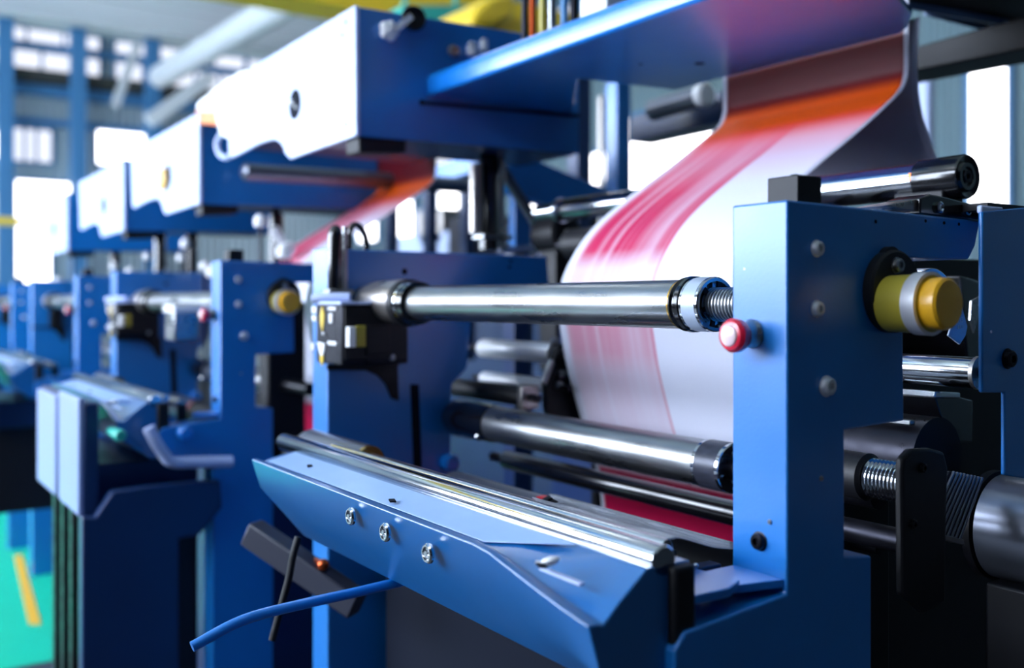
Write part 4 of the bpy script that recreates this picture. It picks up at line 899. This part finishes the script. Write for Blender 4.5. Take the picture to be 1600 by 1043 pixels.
# dark carriage fills between frames of unit 2 and 3
for k in (1, 2):
    t = thing('gear_case', ('black gear case inside the second press unit', 'black gear case inside the third press unit')[k-1], 'gear case', (1.5, 3.3+PITCH*(k-1), ZF), 'gear cases inside the far units')
    build('case', MB().box(1.12, 1.25, 3.02+PITCH*(k-1), 3.10+PITCH*(k-1), -.45, .0), M['black'], t, bevel=.01)
    build('lower_body', MB().box(1.02, 1.25, 2.85+PITCH*(k-1), 3.9+PITCH*(k-1), ZF, -.55), M['navy'], t, bevel=.01)
# cabinets under units 2..4
def base_cabinet(dy, label):
    t = thing('base_cabinet', label, 'cabinet', (.9, 3.0+dy, ZF), 'base cabinets of the far press units')
    x0 = .509
    y0 = 2.72
    side = MB().box(x0+.012, x0+.05, y0+.004, 3.37, -.552, -.262)
    build('upper_body', side, M['navy'], t, bevel=.006)
    for (ya, yb, zt) in ((y0+.006, y0+.28, -.25), (y0+.33, 3.36, -.27)):
        build('side_door', MB().prism([(x0, ya, -.552), (x0, yb, -.552), (x0, yb, zt), (x0, ya, zt)], (.014, 0, 0)), M['door'], t, bevel=.004)
    build('middle_body', MB().box(x0+.05, .84, y0+.09, 3.38, -.552, -.435), M['navy'], t, bevel=.004)
    build('lower_body', MB().box(x0+.06, .84, y0+.09, 3.38, ZF, -.552), M['black'], t, bevel=.006)
    build('plinth', MB().box(x0+.02, .83, y0+.10, 3.37, -.92, -.5525), M['black'], t, bevel=.004)
    build('leg_plate', MB().prism([Vector((p.x, p.y, p.z)) for p in [onY(x, y, y0-.04) for x, y in ((128, 808), (150, 808), (176, 768), (230, 760), (345, 750), (348, 792), (312, 836), (280, 842), (280, 1400), (128, 1400))]], (0, .04, 0)), M['navy'], t, bevel=.005)
    for k2 in range(4):
        y = y0+.12+k2*.13; build('fin', MB().box(x0+.03, x0+.06, y, y+.05, ZF, -.56), M['dark_metal'], t, bevel=.004)
    return t
BC = base_cabinet(0, 'base cabinet with pale side doors under the tray of the second press unit')
ln = [x for x in BC.children if x.name.startswith('leg_plate')]
copy_tree(BC, off=(0, PITCH, 0), label='base cabinet under the third press unit, mostly hidden at the far left', skip=('leg_plate', 'lower_body', 'fin'))
copy_tree(BC, off=(0, PITCH*2, 0), label='base cabinet under the fourth press unit, far left edge', skip=('leg_plate', 'lower_body', 'fin'))
pl_ = [x for x in BC.children if x.name.startswith('plinth')][0]; bpy.data.objects.remove(pl_)
# drain pipe of unit 2
tag(build('drain_pipe', MB().tube(spline([onY(x, y, 2.66) for x, y in ((232, 668), (243, 690), (255, 708), (268, 721), (300, 722), (362, 721))], 6), .016, 14), M['pale']), 'pale bent drain pipe under the second tray', 'pipe')
# blue knob on unit 2 arm
q = onY(287, 676, 2.70); tag(build('arm_knob', MB().lathe(q, (0, -1, 0), [(-.002, .020), (.02, .020), (.026, .014), (.026, 0)], 24), M['blue_plain']), 'light blue round knob on the arm of the second near frame', 'knob')
q = onY(188, 680, 2.6); tag(build('lamp_bead', MB().lathe(q, (0, -1, 0), [(-.11, .01), (0, .016), (.01, .012), (.01, 0)], 16), M['teal']), 'small teal indicator on the dark cabinet under the second tray', 'indicator')
# green machine behind the far cabinets
a_ = onX(-20, 740, .9)
t = thing('floor_duct', 'low pale duct lying on the green floor at the far left', 'duct', (.2, 6.4, ZF))
p0 = onZ(-30, 765, ZF); p1 = onZ(70, 742, ZF)
build('duct', MB().bar(onZ(-60, 772, ZF+.06), onZ(60, 764, ZF+.06), .1, .12), M['worn'], t, bevel=.01)

# ================================================================ CAMERA, WORLD
cam = bpy.data.cameras.new('camera'); co = bpy.data.objects.new('camera', cam); COL.objects.link(co); SC.camera = co
co.location = (0, 0, H); co.rotation_euler = (math.pi/2, 0, -A)
cam.sensor_width = 36; cam.lens = FPX/1600*36; cam.shift_y = -(521.5-HY)/1600
cam.clip_start = .05; cam.clip_end = 100
cam.dof.use_dof = True; cam.dof.focus_distance = 1.35; cam.dof.aperture_fstop = 2.1; cam.dof.aperture_blades = 0
w = bpy.data.worlds.new('world'); SC.world = w; w.use_nodes = True
w.node_tree.nodes['Background'].inputs[0].default_value = lin((150, 170, 210)); w.node_tree.nodes['Background'].inputs[1].default_value = .4
SC.view_settings.view_transform = 'Standard'; SC.view_settings.look = 'None'; SC.view_settings.gamma = 1
SC.view_settings.use_curve_mapping = False; SC.view_settings.exposure = .25
SC.cycles.max_bounces = 6; SC.cycles.use_denoising = True
SC.cycles.sample_clamp_indirect = 6
